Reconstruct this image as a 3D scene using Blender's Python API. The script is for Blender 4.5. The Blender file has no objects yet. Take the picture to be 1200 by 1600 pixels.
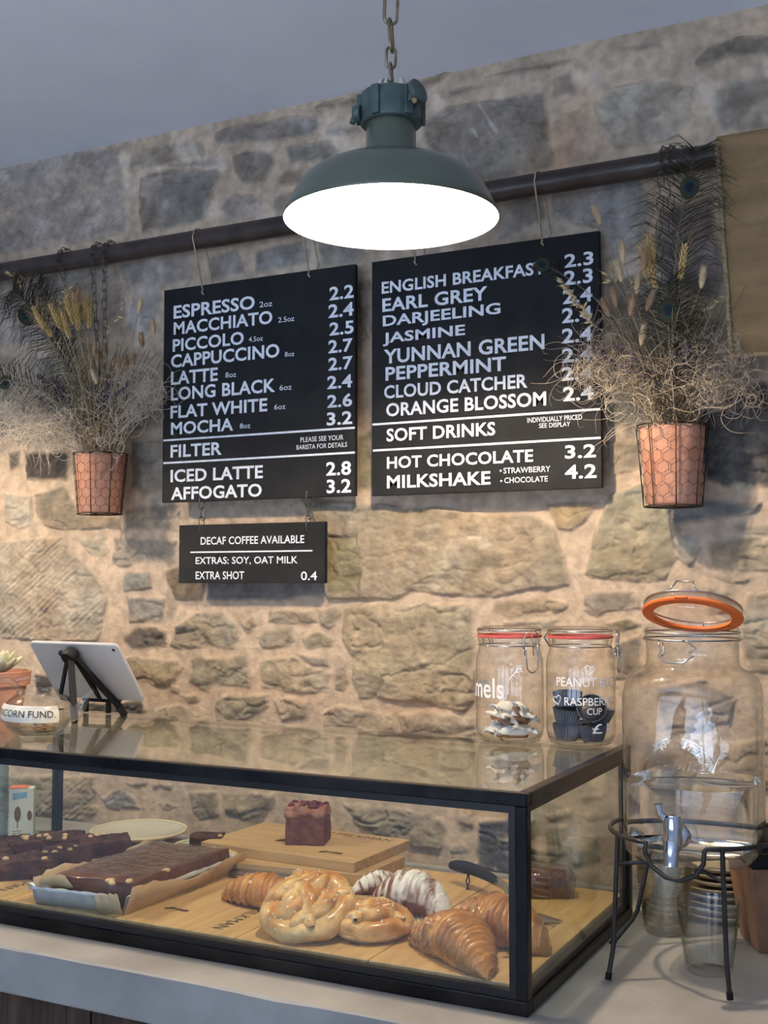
import bpy, bmesh, math, random
import numpy as np
from mathutils import Vector, Matrix, Euler

# ---------------------------------------------------------------- camera, world, lights, exposure
SC = bpy.context.scene
COL = SC.collection
F, YAW, PITCH, EYE = 1826.7, math.radians(26.94), math.radians(3.32), 1.66   # focal length in px of a 1200x1600 frame
FW = np.array([-math.sin(YAW) * math.cos(PITCH), math.cos(YAW) * math.cos(PITCH), math.sin(PITCH)])
RT = np.array([math.cos(YAW), math.sin(YAW), 0.0])
UP = np.cross(RT, FW)
CAM = np.array([0.0, 0.0, EYE])
cd = bpy.data.cameras.new('camera')
cam = bpy.data.objects.new('camera', cd)
COL.objects.link(cam)
cd.sensor_fit = 'HORIZONTAL'
cd.sensor_width = 36.0
cd.lens = F / 1200.0 * 36.0
cd.clip_start = 0.02
m = Matrix(((RT[0], UP[0], -FW[0], 0), (RT[1], UP[1], -FW[1], 0), (RT[2], UP[2], -FW[2], EYE), (0, 0, 0, 1)))
cam.matrix_world = m
SC.camera = cam
SC.cycles.transparent_max_bounces = 64      # many panes, jars and tumblers stand one behind another
SC.cycles.transmission_bounces = 16

SC.view_settings.view_transform = 'Standard'
SC.view_settings.look = 'None'
SC.view_settings.gamma = 1.0
SC.view_settings.use_curve_mapping = False
SC.view_settings.exposure = 0.0

BULB = 2350.0
DAY = 178.0
AMB = 0.5            # grey daylight outside
world = bpy.data.worlds.new('daylight')
SC.world = world
world.use_nodes = True
bg = world.node_tree.nodes['Background']
bg.inputs[0].default_value = (0.62, 0.72, 1.0, 1)
bg.inputs[1].default_value = AMB
ld = bpy.data.lights.new('window_daylight', 'AREA')
ld.shape = 'RECTANGLE'
ld.size, ld.size_y = 1.02, 2.1
ld.energy = DAY / 3
ld.spread = math.radians(128)
ld.color = (0.64, 0.78, 1.0)
for lx in (-2.09, -0.90, 0.29):          # one behind each bay of the shop window, aimed upwards to brighten the ceiling
    lo = bpy.data.objects.new('window_daylight', ld)
    COL.objects.link(lo)
    lo.location = (lx, -3.36, 1.40)
    lo.rotation_euler = (math.radians(90 + 58), 0, 0)

# ---------------------------------------------------------------- pixel -> point on a known plane
def ray(px, py): return FW + RT * ((px - 600) / F) + UP * ((800 - py) / F)
def at_z(px, py, z):
    r = ray(px, py); return Vector(CAM + r * ((z - EYE) / r[2]))
def at_y(px, py, y):
    r = ray(px, py); return Vector(CAM + r * (y / r[1]))
def at_x(px, py, x):
    r = ray(px, py); return Vector(CAM + r * (x / r[0]))

# ---------------------------------------------------------------- node helpers
def new_mat(name):
    mt = bpy.data.materials.new(name)
    mt.use_nodes = True
    nt = mt.node_tree
    return mt, nt, nt.nodes['Principled BSDF']
def nd(nt, kind, **kw):
    n = nt.nodes.new(kind)
    for k, v in kw.items():
        if k.startswith('_'): setattr(n, k[1:], v)
        else: n.inputs[k.replace('__', ' ')].default_value = v
    return n
def c4(c): return (c[0], c[1], c[2], 1.0)
def surf(name, c1, c2=None, scale=30.0, rough=0.5, bump=0.0, bscale=None, metal=0.0, detail=4.0, stretch=None, spec=0.5, coat=0.0, attr=None, lo=0.35, hi=0.65, trans=0.0, ior=1.45, sss=0.0, rvar=0.0, sheen=0.0):
    """Principled material whose colour runs between c1 and c2 on a noise; optional colour attribute and bump."""
    mt, nt, b = new_mat(name)
    L = nt.links.new
    tc = nd(nt, 'ShaderNodeTexCoord')
    src = tc.outputs['Object']
    if stretch:
        mp = nd(nt, 'ShaderNodeMapping'); mp.inputs['Scale'].default_value = stretch
        L(src, mp.inputs['Vector']); src = mp.outputs[0]
    no = nd(nt, 'ShaderNodeTexNoise', Scale=scale, Detail=detail); L(src, no.inputs['Vector'])
    if attr:
        at = nd(nt, 'ShaderNodeVertexColor'); at.layer_name = attr
        if c2 is not None:
            mx = nd(nt, 'ShaderNodeMix', _data_type='RGBA', _blend_type='MULTIPLY'); mx.inputs[0].default_value = 1.0
            rp = nd(nt, 'ShaderNodeValToRGB'); rp.color_ramp.elements[0].position = lo; rp.color_ramp.elements[1].position = hi
            rp.color_ramp.elements[0].color = c4(c1); rp.color_ramp.elements[1].color = c4(c2)
            L(no.outputs[0], rp.inputs[0]); L(at.outputs[0], mx.inputs[6]); L(rp.outputs[0], mx.inputs[7]); L(mx.outputs[2], b.inputs['Base Color'])
        else: L(at.outputs[0], b.inputs['Base Color'])
    elif c2 is None: b.inputs['Base Color'].default_value = c4(c1)
    else:
        rp = nd(nt, 'ShaderNodeValToRGB'); rp.color_ramp.elements[0].position = lo; rp.color_ramp.elements[1].position = hi
        rp.color_ramp.elements[0].color = c4(c1); rp.color_ramp.elements[1].color = c4(c2)
        L(no.outputs[0], rp.inputs[0]); L(rp.outputs[0], b.inputs['Base Color'])
    b.inputs['Roughness'].default_value = rough
    b.inputs['Metallic'].default_value = metal
    b.inputs['Specular IOR Level'].default_value = spec
    b.inputs['Coat Weight'].default_value = coat
    b.inputs['Coat Roughness'].default_value = 0.12
    b.inputs['Transmission Weight'].default_value = trans
    b.inputs['IOR'].default_value = ior
    if sss:
        b.inputs['Subsurface Weight'].default_value = sss; b.inputs['Subsurface Scale'].default_value = 0.006
    if sheen: b.inputs['Sheen Weight'].default_value = sheen
    if rvar:
        mr = nd(nt, 'ShaderNodeMapRange'); mr.inputs[3].default_value = max(0.02, rough - rvar); mr.inputs[4].default_value = rough + rvar
        L(no.outputs[0], mr.inputs[0]); L(mr.outputs[0], b.inputs['Roughness'])
    if bump:
        n2 = nd(nt, 'ShaderNodeTexNoise', Scale=bscale or scale * 3, Detail=5.0); L(src, n2.inputs['Vector'])
        bp = nd(nt, 'ShaderNodeBump', Strength=1.0, Distance=bump); L(n2.outputs[0], bp.inputs['Height']); L(bp.outputs[0], b.inputs['Normal'])
    return mt
def clear(name, tint=(0.97, 0.985, 0.975), edge=(0.45, 0.52, 0.48), power=3.0, refl=0.05, rough=0.0, wav=0.0, wscale=30):
    """Thin clear glass or plastic: see-through face on, darker and mirror-like at a glancing angle."""
    mt, nt, b = new_mat(name)
    L = nt.links.new
    nt.nodes.remove(b)
    out = nt.nodes['Material Output']
    lw = nd(nt, 'ShaderNodeLayerWeight'); lw.inputs[0].default_value = 0.5
    p5 = nd(nt, 'ShaderNodeMath', _operation='POWER'); p5.inputs[1].default_value = 5.0; L(lw.outputs['Facing'], p5.inputs[0])
    ma = nd(nt, 'ShaderNodeMath', _operation='MULTIPLY_ADD'); ma.inputs[1].default_value = 1 - refl; ma.inputs[2].default_value = refl; L(p5.outputs[0], ma.inputs[0])
    pe = nd(nt, 'ShaderNodeMath', _operation='POWER'); pe.inputs[1].default_value = power; L(lw.outputs['Facing'], pe.inputs[0])
    mx = nd(nt, 'ShaderNodeMix', _data_type='RGBA'); mx.inputs[6].default_value = c4(tint); mx.inputs[7].default_value = c4(edge); L(pe.outputs[0], mx.inputs[0])
    tr = nd(nt, 'ShaderNodeBsdfTransparent'); L(mx.outputs[2], tr.inputs[0])
    gl = nd(nt, 'ShaderNodeBsdfGlossy', Roughness=rough); gl.inputs[0].default_value = (1, 1, 1, 1)
    if wav:
        tc = nd(nt, 'ShaderNodeTexCoord'); no = nd(nt, 'ShaderNodeTexNoise', Scale=wscale, Detail=2.0); L(tc.outputs['Object'], no.inputs['Vector'])
        bp = nd(nt, 'ShaderNodeBump', Strength=1.0, Distance=wav); L(no.outputs[0], bp.inputs['Height'])
        L(bp.outputs[0], gl.inputs['Normal']); L(bp.outputs[0], lw.inputs['Normal'])
    ms = nd(nt, 'ShaderNodeMixShader'); L(ma.outputs[0], ms.inputs[0]); L(tr.outputs[0], ms.inputs[1]); L(gl.outputs[0], ms.inputs[2]); L(ms.outputs[0], out.inputs[0])
    return mt

# ---------------------------------------------------------------- mesh helpers
class MB:
    """Collects shapes and links them as ONE mesh object."""
    def __init__(s): s.v = []; s.f = []; s.c = []
    def add(s, vs, fs, col=None):
        o = len(s.v); s.v += [tuple(p) for p in vs]; s.f += [tuple(i + o for i in f) for f in fs]
        s.c += [col or (1, 1, 1)] * len(vs)
        return s
    def box(s, lo, hi, col=None):
        (a, b, c), (d, e, f) = lo, hi
        return s.add([(a, b, c), (d, b, c), (d, e, c), (a, e, c), (a, b, f), (d, b, f), (d, e, f), (a, e, f)],
                     [(0, 3, 2, 1), (4, 5, 6, 7), (0, 1, 5, 4), (1, 2, 6, 5), (2, 3, 7, 6), (3, 0, 4, 7)], col)
    def hexa(s, p, col=None):     # p: 4 bottom, 4 top
        return s.add(p, [(0, 3, 2, 1), (4, 5, 6, 7), (0, 1, 5, 4), (1, 2, 6, 5), (2, 3, 7, 6), (3, 0, 4, 7)], col)
    def obox(s, c, x, y, z, col=None):   # centre and three half axes
        c, x, y, z = Vector(c), Vector(x), Vector(y), Vector(z)
        return s.hexa([c - x - y - z, c + x - y - z, c + x + y - z, c - x + y - z, c - x - y + z, c + x - y + z, c + x + y + z, c - x + y + z], col)
    def tube(s, pts, r, n=8, closed=False, col=None, cap=True):
        pts = [Vector(p) for p in pts]; k = len(pts)
        rs = r if isinstance(r, (list, tuple)) else [r] * k
        tang = []
        for i in range(k):
            a = pts[(i - 1) % k] if closed or i > 0 else pts[i]
            b = pts[(i + 1) % k] if closed or i < k - 1 else pts[i]
            t = (b - a); tang.append(t.normalized() if t.length > 1e-9 else Vector((0, 0, 1)))
        u = tang[0].orthogonal().normalized(); vs = []
        for i in range(k):
            t = tang[i]; u = (u - t * u.dot(t))
            u = u.normalized() if u.length > 1e-6 else t.orthogonal().normalized()
            w = t.cross(u)
            for j in range(n):
                a = 2 * math.pi * j / n
                vs.append(pts[i] + (u * math.cos(a) + w * math.sin(a)) * rs[i])
        fs = []
        for i in range(k if closed else k - 1):
            i2 = (i + 1) % k
            for j in range(n):
                j2 = (j + 1) % n
                fs.append((i * n + j, i * n + j2, i2 * n + j2, i2 * n + j))
        if cap and not closed:
            fs.append(tuple(range(n - 1, -1, -1))); fs.append(tuple((k - 1) * n + j for j in range(n)))
        return s.add(vs, fs, col)
    def lathe(s, prof, c=(0, 0, 0), n=32, col=None, mat=None, sup=None):
        """prof: (radius, height) pairs; radius 0 closes the end. sup: exponent of a superellipse section."""
        c = Vector(c); vs = []; rows = []
        for r, h in prof:
            if r < 1e-6:
                rows.append([len(vs)]); vs.append(Vector((0, 0, h)))
            else:
                row = []
                for j in range(n):
                    a = 2 * math.pi * j / n; ca, sa = math.cos(a), math.sin(a); k = r
                    if sup:
                        e = sup(h) if callable(sup) else sup
                        k = r / ((abs(ca) ** e + abs(sa) ** e) ** (1.0 / e))
                    row.append(len(vs)); vs.append(Vector((k * ca, k * sa, h)))
                rows.append(row)
        fs = []
        for A, B in zip(rows, rows[1:]):
            for j in range(n):
                j2 = (j + 1) % n
                if len(A) == 1 and len(B) == 1: continue
                if len(A) == 1: fs.append((A[0], B[j2], B[j]))
                elif len(B) == 1: fs.append((A[j], A[j2], B[0]))
                else: fs.append((A[j], A[j2], B[j2], B[j]))
        if mat is not None: vs = [mat @ v for v in vs]
        return s.add([c + v for v in vs], fs, col)
    def ball(s, c, rx, ry=None, rz=None, n=10, m=6, mat=None, col=None):
        ry = ry or rx; rz = rz or rx; vs = []; fs = []; c = Vector(c)
        vs.append(Vector((0, 0, -rz)))
        for i in range(1, m):
            p = -math.pi / 2 + math.pi * i / m
            for j in range(n):
                a = 2 * math.pi * j / n
                vs.append(Vector((rx * math.cos(p) * math.cos(a), ry * math.cos(p) * math.sin(a), rz * math.sin(p))))
        vs.append(Vector((0, 0, rz))); e = len(vs) - 1
        for j in range(n):
            j2 = (j + 1) % n
            fs.append((0, 1 + j2, 1 + j)); fs.append((e, 1 + (m - 2) * n + j, 1 + (m - 2) * n + j2))
            for i in range(m - 2): fs.append((1 + i * n + j, 1 + i * n + j2, 1 + (i + 1) * n + j2, 1 + (i + 1) * n + j))
        if mat is not None: vs = [mat @ v for v in vs]
        return s.add([c + v for v in vs], fs, col)
    def ring(s, c, R, r, n=32, k=8, mat=None, col=None):
        c = Vector(c)
        pts = [Vector((R * math.cos(2 * math.pi * i / n), R * math.sin(2 * math.pi * i / n), 0)) for i in range(n)]
        if mat is not None: pts = [mat @ p for p in pts]
        return s.tube([c + p for p in pts], r, k, True, col)
    def link(s, c, L, Wd, r, along, side, n=5, col=None):
        """an oval chain link: length L along, width Wd along side"""
        c, a, b = Vector(c), Vector(along).normalized(), Vector(side).normalized()
        h = L / 2 - Wd / 2; pts = []
        for i in range(8):
            t = math.pi * i / 7; pts.append(c + a * (h + math.sin(t) * Wd / 2) + b * (math.cos(t) * Wd / 2))
        for i in range(8):
            t = math.pi + math.pi * i / 7; pts.append(c + a * (-h + math.sin(t) * Wd / 2) + b * (math.cos(t) * Wd / 2))
        return s.tube(pts, r, n, True, col)
    def build(s, name, mat, parent=None, smooth=False, sharp=None, bevel=0.0, colors=False, subsurf=0, warp=None):
        if warp: s.v = [warp(Vector(p)) for p in s.v]
        me = bpy.data.meshes.new(name)
        me.from_pydata([tuple(p) for p in s.v], [], s.f)
        if colors:
            ca = me.color_attributes.new('Col', 'FLOAT_COLOR', 'POINT')
            ca.data.foreach_set('color', [x for c in s.c for x in (c[0], c[1], c[2], 1.0)])
        if smooth:
            me.polygons.foreach_set('use_smooth', [True] * len(me.polygons))
            if sharp: me.set_sharp_from_angle(angle=math.radians(sharp))
        me.update()
        o = bpy.data.objects.new(name, me); COL.objects.link(o)
        if mat: me.materials.append(mat)
        if parent: o.parent = parent
        if bevel:
            b = o.modifiers.new('bevel', 'BEVEL'); b.width = bevel; b.segments = 2; b.limit_method = 'ANGLE'; b.angle_limit = math.radians(35)
        if subsurf:
            q = o.modifiers.new('sub', 'SUBSURF'); q.levels = subsurf; q.render_levels = subsurf
        return o
def tag(o, label=None, cat=None, group=None, kind=None):
    if label: o['label'] = label
    if cat: o['category'] = cat
    if group: o['group'] = group
    if kind: o['kind'] = kind
    return o
def thing(name, label, cat, loc=(0, 0, 0), rotz=0.0, group=None, rot=None):
    o = bpy.data.objects.new(name, None); COL.objects.link(o)
    o.location = loc; o.rotation_euler = rot or (0, 0, rotz); o.empty_display_size = 0.03
    return tag(o, label, cat, group)
def kids(o): return [c for c in bpy.data.objects if c.parent == o]
def dup(root, loc, rotz=None, label=None, group=None, rot=None, scale=None):
    r = root.copy(); COL.objects.link(r); r.location = loc
    if rotz is not None: r.rotation_euler = (0, 0, rotz)
    if rot is not None: r.rotation_euler = rot
    if scale: r.scale = scale if isinstance(scale, (tuple, list)) else (scale,) * 3
    if label: r['label'] = label
    if group: r['group'] = group
    for ch in kids(root):
        c = ch.copy(); COL.objects.link(c); c.parent = r
        for g in kids(ch):
            d = g.copy(); COL.objects.link(d); d.parent = c
    return r
RNG = random.Random(7)
def bez(p0, p1, p2, n=12):
    p0, p1, p2 = Vector(p0), Vector(p1), Vector(p2)
    return [p0 * (1 - t) ** 2 + p1 * 2 * t * (1 - t) + p2 * t * t for t in [i / (n - 1) for i in range(n)]]
_T = np.random.RandomState(3).rand(512, 512)
def vn(x, y, s=0):
    x = x + s * 17.3; y = y + s * 9.7
    xi = np.floor(x).astype(int); yi = np.floor(y).astype(int); fx = x - xi; fy = y - yi
    fx = fx * fx * (3 - 2 * fx); fy = fy * fy * (3 - 2 * fy)
    g = lambda a, b: _T[a % 512, b % 512]
    return (g(xi, yi) * (1 - fx) + g(xi + 1, yi) * fx) * (1 - fy) + (g(xi, yi + 1) * (1 - fx) + g(xi + 1, yi + 1) * fx) * fy
def fbm(x, y, s=0, o=4):
    t = 0; a = 0.5
    for k in range(o): t = t + a * vn(x * 2 ** k, y * 2 ** k, s + k * 3); a *= 0.5
    return t - 0.47
def nz(p, f=1.0, s=0):   # scalar noise for a point
    return float(fbm(np.array([p[0] * f + p[2] * f * 0.37]), np.array([p[1] * f + p[2] * f * 0.81]), s, 3)[0])
# ---------------------------------------------------------------- the room
W = 2.14            # the mortar face of the stone wall
CT = 1.10           # counter top
TOP = 1.383         # top of the display case
CEIL = 2.695
M = {}
M['plaster'] = surf('white_plaster', (0.72, 0.765, 0.85), (0.755, 0.80, 0.885), 6, 0.9)
M['floor'] = surf('pale_floor_slabs', (0.46, 0.45, 0.43), (0.54, 0.53, 0.51), 3, 0.6)
o = MB().box((-4.6, -3.5, -0.05), (2.4, W + 0.3, 0.0)).build('floor', M['floor']); tag(o, kind='structure')
o = MB().box((-4.6, -3.5, CEIL), (2.4, W + 0.3, CEIL + 0.06)).build('ceiling', M['plaster']); tag(o, kind='structure')
o = MB().box((-4.7, -3.5, 0), (-4.6, W + 0.3, CEIL)).build('wall_left', M['plaster']); tag(o, kind='structure')
o = MB().box((2.4, -3.5, 0), (2.5, W + 0.3, CEIL)).build('wall_right', M['plaster']); tag(o, kind='structure')
b = MB().box((-4.6, -3.5, 0), (-2.7, -3.4, CEIL)).box((0.9, -3.5, 0), (2.4, -3.4, CEIL)).box((-2.7, -3.5, 0), (0.9, -3.4, 0.30)).box((-2.7, -3.5, 2.45), (0.9, -3.4, CEIL))
o = b.build('wall_front', M['plaster']); tag(o, kind='structure')
M['dark_paint'] = surf('dark_paint', (0.03, 0.035, 0.04), None, rough=0.4)
b = MB()
for x in (-2.7, -1.52, -0.32, 0.86): b.box((x, -3.47, 0.30), (x + 0.04, -3.42, 2.45))
for z in (0.30, 2.41): b.box((-2.7, -3.47, z), (0.9, -3.42, z + 0.04))
o = b.build('window_1', M['dark_paint']); tag(o, kind='structure')
M['pane'] = clear('window_pane', (0.96, 0.98, 0.97), (0.7, 0.8, 0.76), refl=0.05)

# the rubble stone wall: every stone traced on the wall plane, raised from the mortar
TAN, GREY, DARK, LIGHT, BLUE, BRN, CHAR, PINK, OLV, SLAB = (0.355, 0.29, 0.215), (0.30, 0.26, 0.215), (0.15, 0.132, 0.115), (0.43, 0.37, 0.29), (0.34, 0.325, 0.315), (0.25, 0.185, 0.14), (0.075, 0.07, 0.067), (0.42, 0.335, 0.275), (0.27, 0.235, 0.165), (0.37, 0.305, 0.22)
MORT = (0.455, 0.355, 0.262)
# (outline in photo pixels, colour, relief in m, surface roughness, chisel marks)
STONES = [
 ([(-60, 282), (100, 240), (188, 228), (197, 300), (199, 366), (140, 378), (-60, 408)], (0.40, 0.345, 0.30), .008, 1.2, 1),
 ([(203, 240), (300, 216), (319, 222), (321, 246), (270, 256), (212, 268), (203, 262)], GREY, .006, 1, 0),
 ([(219, 280), (255, 266), (338, 264), (345, 270), (338, 292), (331, 316), (318, 345), (300, 350), (222, 366), (217, 330)], (0.165, 0.15, 0.138), .009, 1, 0),
 ([(262, 258), (300, 250), (340, 244), (347, 252), (342, 262), (300, 262), (266, 264)], GREY, .006, 1, 0),
 ([(336, 208), (360, 198), (440, 184), (495, 182), (501, 192), (490, 212), (420, 222), (350, 228), (336, 222)], (0.21, 0.19, 0.17), .008, 1.2, 0),
 ([(364, 245), (385, 236), (425, 236), (428, 258), (415, 285), (380, 288), (365, 270)], (0.17, 0.15, 0.132), .008, 1.2, 0),
 ([(445, 232), (470, 225), (520, 222), (532, 240), (515, 252), (450, 256)], (0.22, 0.20, 0.17), .006, 1, 0),
 ([(432, 275), (445, 265), (472, 262), (476, 285), (450, 292), (432, 290)], BRN, .006, 1, 0),
 ([(345, 322), (365, 306), (408, 303), (412, 340), (350, 352)], PINK, .006, 1, 0),
 ([(426, 306), (460, 300), (456, 326), (430, 336)], GREY, .006, 1, 0),
 ([(505, 204), (530, 196), (560, 195), (563, 208), (510, 216)], GREY, .005, 1, 0),
 ([(490, 167), (555, 150), (567, 154), (555, 166), (500, 177)], BRN, .006, 1.3, 0),
 ([(640, 134), (706, 108), (690, 126), (665, 146), (645, 150)], BRN, .008, 1.3, 0),
 ([(700, 141), (735, 133), (762, 135), (735, 146), (715, 153), (702, 151)], DARK, .005, 1, 0),
 ([(758, 120), (815, 108), (880, 92), (905, 92), (860, 110), (800, 122)], BRN, .006, 1.2, 0),
 ([(660, 190), (700, 166), (770, 155), (850, 142), (854, 180), (859, 220), (867, 262), (820, 276), (740, 290), (700, 270), (664, 225)], (0.215, 0.20, 0.18), .009, 1.2, 2),
 ([(864, 128), (895, 108), (899, 150), (862, 156)], (0.30, 0.21, 0.165), .006, 1, 0),
 ([(864, 190), (905, 170), (920, 190), (915, 250), (870, 268)], PINK, .005, 1, 0),
 ([(928, 162), (960, 138), (1000, 129), (1050, 128), (1085, 136), (1078, 190), (1040, 224), (960, 232), (938, 206)], LIGHT, .008, 1.1, 2),
 ([(955, 78), (1030, 62), (1036, 74), (970, 82)], GREY, .006, 1, 0),
 ([(1085, 98), (1110, 72), (1150, 60), (1240, 50), (1240, 86), (1150, 90), (1098, 106)], (0.17, 0.15, 0.125), .009, 1.3, 0),
 ([(1108, 152), (1140, 124), (1240, 118), (1240, 206), (1128, 206), (1114, 180)], (0.35, 0.31, 0.25), .008, 1.2, 0),
 ([(-60, 446), (90, 425), (178, 408), (203, 470), (192, 525), (100, 530), (-60, 548)], (0.39, 0.345, 0.305), .007, 1.3, 1),
 ([(184, 412), (300, 394), (304, 438), (255, 452), (240, 520), (196, 520), (206, 470)], BLUE, .007, 1.1, 0),
 ([(322, 402), (376, 388), (384, 428), (330, 442)], (0.27, 0.255, 0.25), .007, 1.1, 0),
 ([(397, 393), (440, 381), (488, 375), (488, 410), (402, 430)], (0.22, 0.205, 0.19), .007, 1.1, 0),
 ([(498, 374), (560, 366), (574, 398), (562, 412), (500, 420)], GREY, .006, 1, 0),
 ([(558, 440), (582, 432), (582, 530), (558, 545)], BRN, .006, 1, 0),
 ([(556, 680), (586, 670), (586, 765), (556, 770)], OLV, .006, 1, 0),
 ([(768, 312), (845, 298), (852, 345), (780, 372)], GREY, .006, 1, 0),
 ([(862, 302), (1000, 276), (1022, 330), (1000, 398), (948, 415), (938, 358), (862, 342)], (0.28, 0.265, 0.25), .009, 1.3, 0),
 ([(1030, 330), (1112, 305), (1130, 415), (1120, 470), (1040, 450), (1018, 400)], (0.17, 0.145, 0.15), .008, 1.2, 0),
 ([(948, 440), (1010, 420), (1030, 470), (1020, 560), (950, 570)], (0.14, 0.125, 0.10), .007, 1.2, 0),
 ([(1050, 490), (1130, 500), (1135, 580), (1060, 590)], (0.12, 0.105, 0.09), .007, 1.2, 0),
 ([(948, 590), (1000, 580), (1004, 660), (950, 668)], OLV, .006, 1, 0),
 ([(1085, 622), (1130, 604), (1240, 596), (1240, 760), (1150, 766), (1100, 752)], (0.115, 0.105, 0.095), .008, 1.6, 3),
 ([(948, 690), (1000, 688), (1004, 736), (952, 742)], TAN, .006, 1, 0),
 ([(1012, 776), (1100, 780), (1192, 786), (1186, 800), (1130, 812), (1040, 826), (1016, 810)], (0.22, 0.215, 0.20), .007, 1, 0),
 ([(38, 708), (70, 705), (109, 707), (110, 722), (105, 751), (42, 752)], CHAR, .007, 1.4, 0),
 ([(11, 706), (31, 704), (31, 730), (15, 736)], DARK, .004, 1, 0),
 ([(-40, 560), (30, 555), (90, 560), (120, 640), (80, 690), (-40, 690)], LIGHT, .005, 1.1, 0),
 ([(196, 640), (254, 632), (256, 668), (205, 676)], (0.17, 0.155, 0.125), .006, 1.2, 0),
 ([(205, 690), (256, 684), (258, 765), (225, 780), (206, 765)], TAN, .006, 1.2, 0),
 ([(54, 772), (100, 756), (126, 800), (190, 806), (192, 826), (100, 830), (72, 822), (58, 800)], (0.29, 0.235, 0.17), .008, 1.2, 0),
 ([(8, 772), (50, 776), (54, 822), (34, 826), (8, 815)], LIGHT, .007, 1.2, 0),
 ([(196, 796), (222, 790), (282, 786), (282, 832), (225, 828), (196, 830)], TAN, .007, 1.2, 0),
 ([(-40, 848), (60, 842), (100, 838), (120, 862), (150, 896), (168, 930), (160, 985), (152, 1003), (100, 1004), (-40, 994)], (0.455, 0.375, 0.28), .009, 0.9, 1),
 ([(121, 842), (165, 838), (168, 866), (160, 873), (140, 866)], (0.40, 0.36, 0.28), .007, 1.1, 0),
 ([(177, 838), (215, 840), (275, 846), (274, 880), (230, 878), (195, 887), (178, 882)], GREY, .009, 1.1, 0),
 ([(193, 893), (235, 892), (237, 920), (194, 923)], (0.27, 0.26, 0.22), .009, .8, 0),
 ([(197, 930), (258, 935), (256, 972), (225, 973), (203, 974)], (0.31, 0.28, 0.235), .007, 1, 0),
 ([(260, 940), (282, 946), (268, 974), (257, 968)], TAN, .007, 1, 0),
 ([(260, 890), (290, 882), (322, 905), (317, 939), (275, 936), (262, 912)], (0.27, 0.195, 0.13), .010, 1.1, 0),
 ([(324, 880), (500, 880), (520, 930), (440, 940), (324, 938)], (0.24, 0.22, 0.195), .008, 1, 0),
 ([(190, 995), (215, 980), (245, 977), (260, 985), (261, 1010), (230, 1018), (205, 1017), (192, 1006)], DARK, .009, 2.0, 0),
 ([(266, 1008), (280, 976), (310, 957), (350, 955), (368, 975), (373, 995), (365, 1014), (320, 1012), (280, 1016)], (0.33, 0.28, 0.21), .010, 1.3, 0),
 ([(274, 980), (296, 977), (300, 990), (278, 992)], CHAR, .014, 1.3, 0),
 ([(376, 972), (396, 961), (404, 976), (388, 993)], TAN, .008, .8, 0),
 ([(419, 954), (440, 949), (490, 953), (497, 970), (460, 977), (420, 972)], TAN, .009, 1, 0),
 ([(402, 995), (415, 983), (455, 983), (461, 1000), (450, 1012), (410, 1013)], (0.27, 0.235, 0.185), .007, 1.1, 0),
 ([(190, 1030), (215, 1027), (280, 1030), (286, 1042), (270, 1068), (262, 1076), (225, 1068), (203, 1060)], (0.34, 0.28, 0.195), .010, 1.7, 0),
 ([(298, 1028), (350, 1025), (388, 1021), (395, 1060), (390, 1075), (340, 1072), (322, 1081), (298, 1066)], (0.32, 0.27, 0.195), .010, 1.4, 0),
 ([(405, 1032), (460, 1024), (480, 1040), (518, 1050), (515, 1081), (480, 1086), (410, 1076), (408, 1060)], (0.40, 0.33, 0.24), .010, 1.1, 0),
 ([(466, 1022), (510, 1027), (516, 1042), (490, 1040)], TAN, .010, .8, 0),
 ([(337, 1096), (360, 1085), (421, 1086), (420, 1105), (385, 1126), (340, 1128)], (0.25, 0.215, 0.155), .010, 1.4, 0),
 ([(426, 1095), (450, 1089), (482, 1098), (478, 1120), (440, 1126)], TAN, .009, 1.3, 0),
 ([(285, 1088), (310, 1083), (313, 1095), (296, 1101)], BRN, .006, 1, 0),
 ([(240, 1107), (280, 1100), (312, 1116), (300, 1130), (240, 1126)], TAN, .006, 1, 0),
 ([(268, 1070), (282, 1076), (278, 1086), (266, 1082)], BRN, .006, 1, 0),
 ([(470, 996), (498, 984), (526, 1000), (520, 1012), (480, 1016)], OLV, .008, 1, 0),
 ([(498, 952), (531, 945), (533, 960), (516, 984), (504, 976)], TAN, .009, .8, 0),
 ([(460, 770), (560, 786), (700, 795), (760, 802), (830, 803), (868, 822), (882, 870), (889, 916), (840, 920), (770, 936), (700, 930), (650, 925), (612, 939), (560, 935), (515, 937), (500, 900), (505, 830)], SLAB, .012, 1.0, 4),
 ([(505, 838), (560, 838), (570, 880), (560, 925), (512, 928)], (0.33, 0.28, 0.17), .0125, 1.0, 0),
 ([(536, 948), (560, 943), (680, 945), (737, 944), (741, 1010), (743, 1098), (725, 1111), (640, 1096), (560, 1089), (552, 1060), (551, 1030), (535, 1000)], (0.38, 0.31, 0.215), .012, 1.4, 0),
 ([(522, 1045), (540, 1039), (546, 1065), (536, 1081), (524, 1078)], TAN, .006, 1, 0),
 ([(505, 1112), (530, 1100), (612, 1115), (618, 1145), (505, 1140)], TAN, .008, 1.2, 0),
 ([(622, 1114), (680, 1111), (742, 1120), (745, 1150), (627, 1148)], TAN, .008, 1.2, 0),
 ([(855, 788), (938, 784), (912, 820), (896, 830), (872, 828)], (0.33, 0.27, 0.175), .009, .8, 0),
 ([(952, 772), (1000, 756), (1048, 800), (1062, 830), (1060, 862), (1042, 906), (1000, 911), (925, 903), (911, 896), (930, 830), (944, 800)], (0.33, 0.295, 0.215), .011, 1.2, 0),
 ([(768, 942), (850, 930), (886, 942), (889, 950), (870, 962), (800, 966), (770, 956)], TAN, .008, 1.1, 0),
 ([(785, 971), (880, 969), (862, 983), (787, 979)], GREY, .006, 1, 0),
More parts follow.
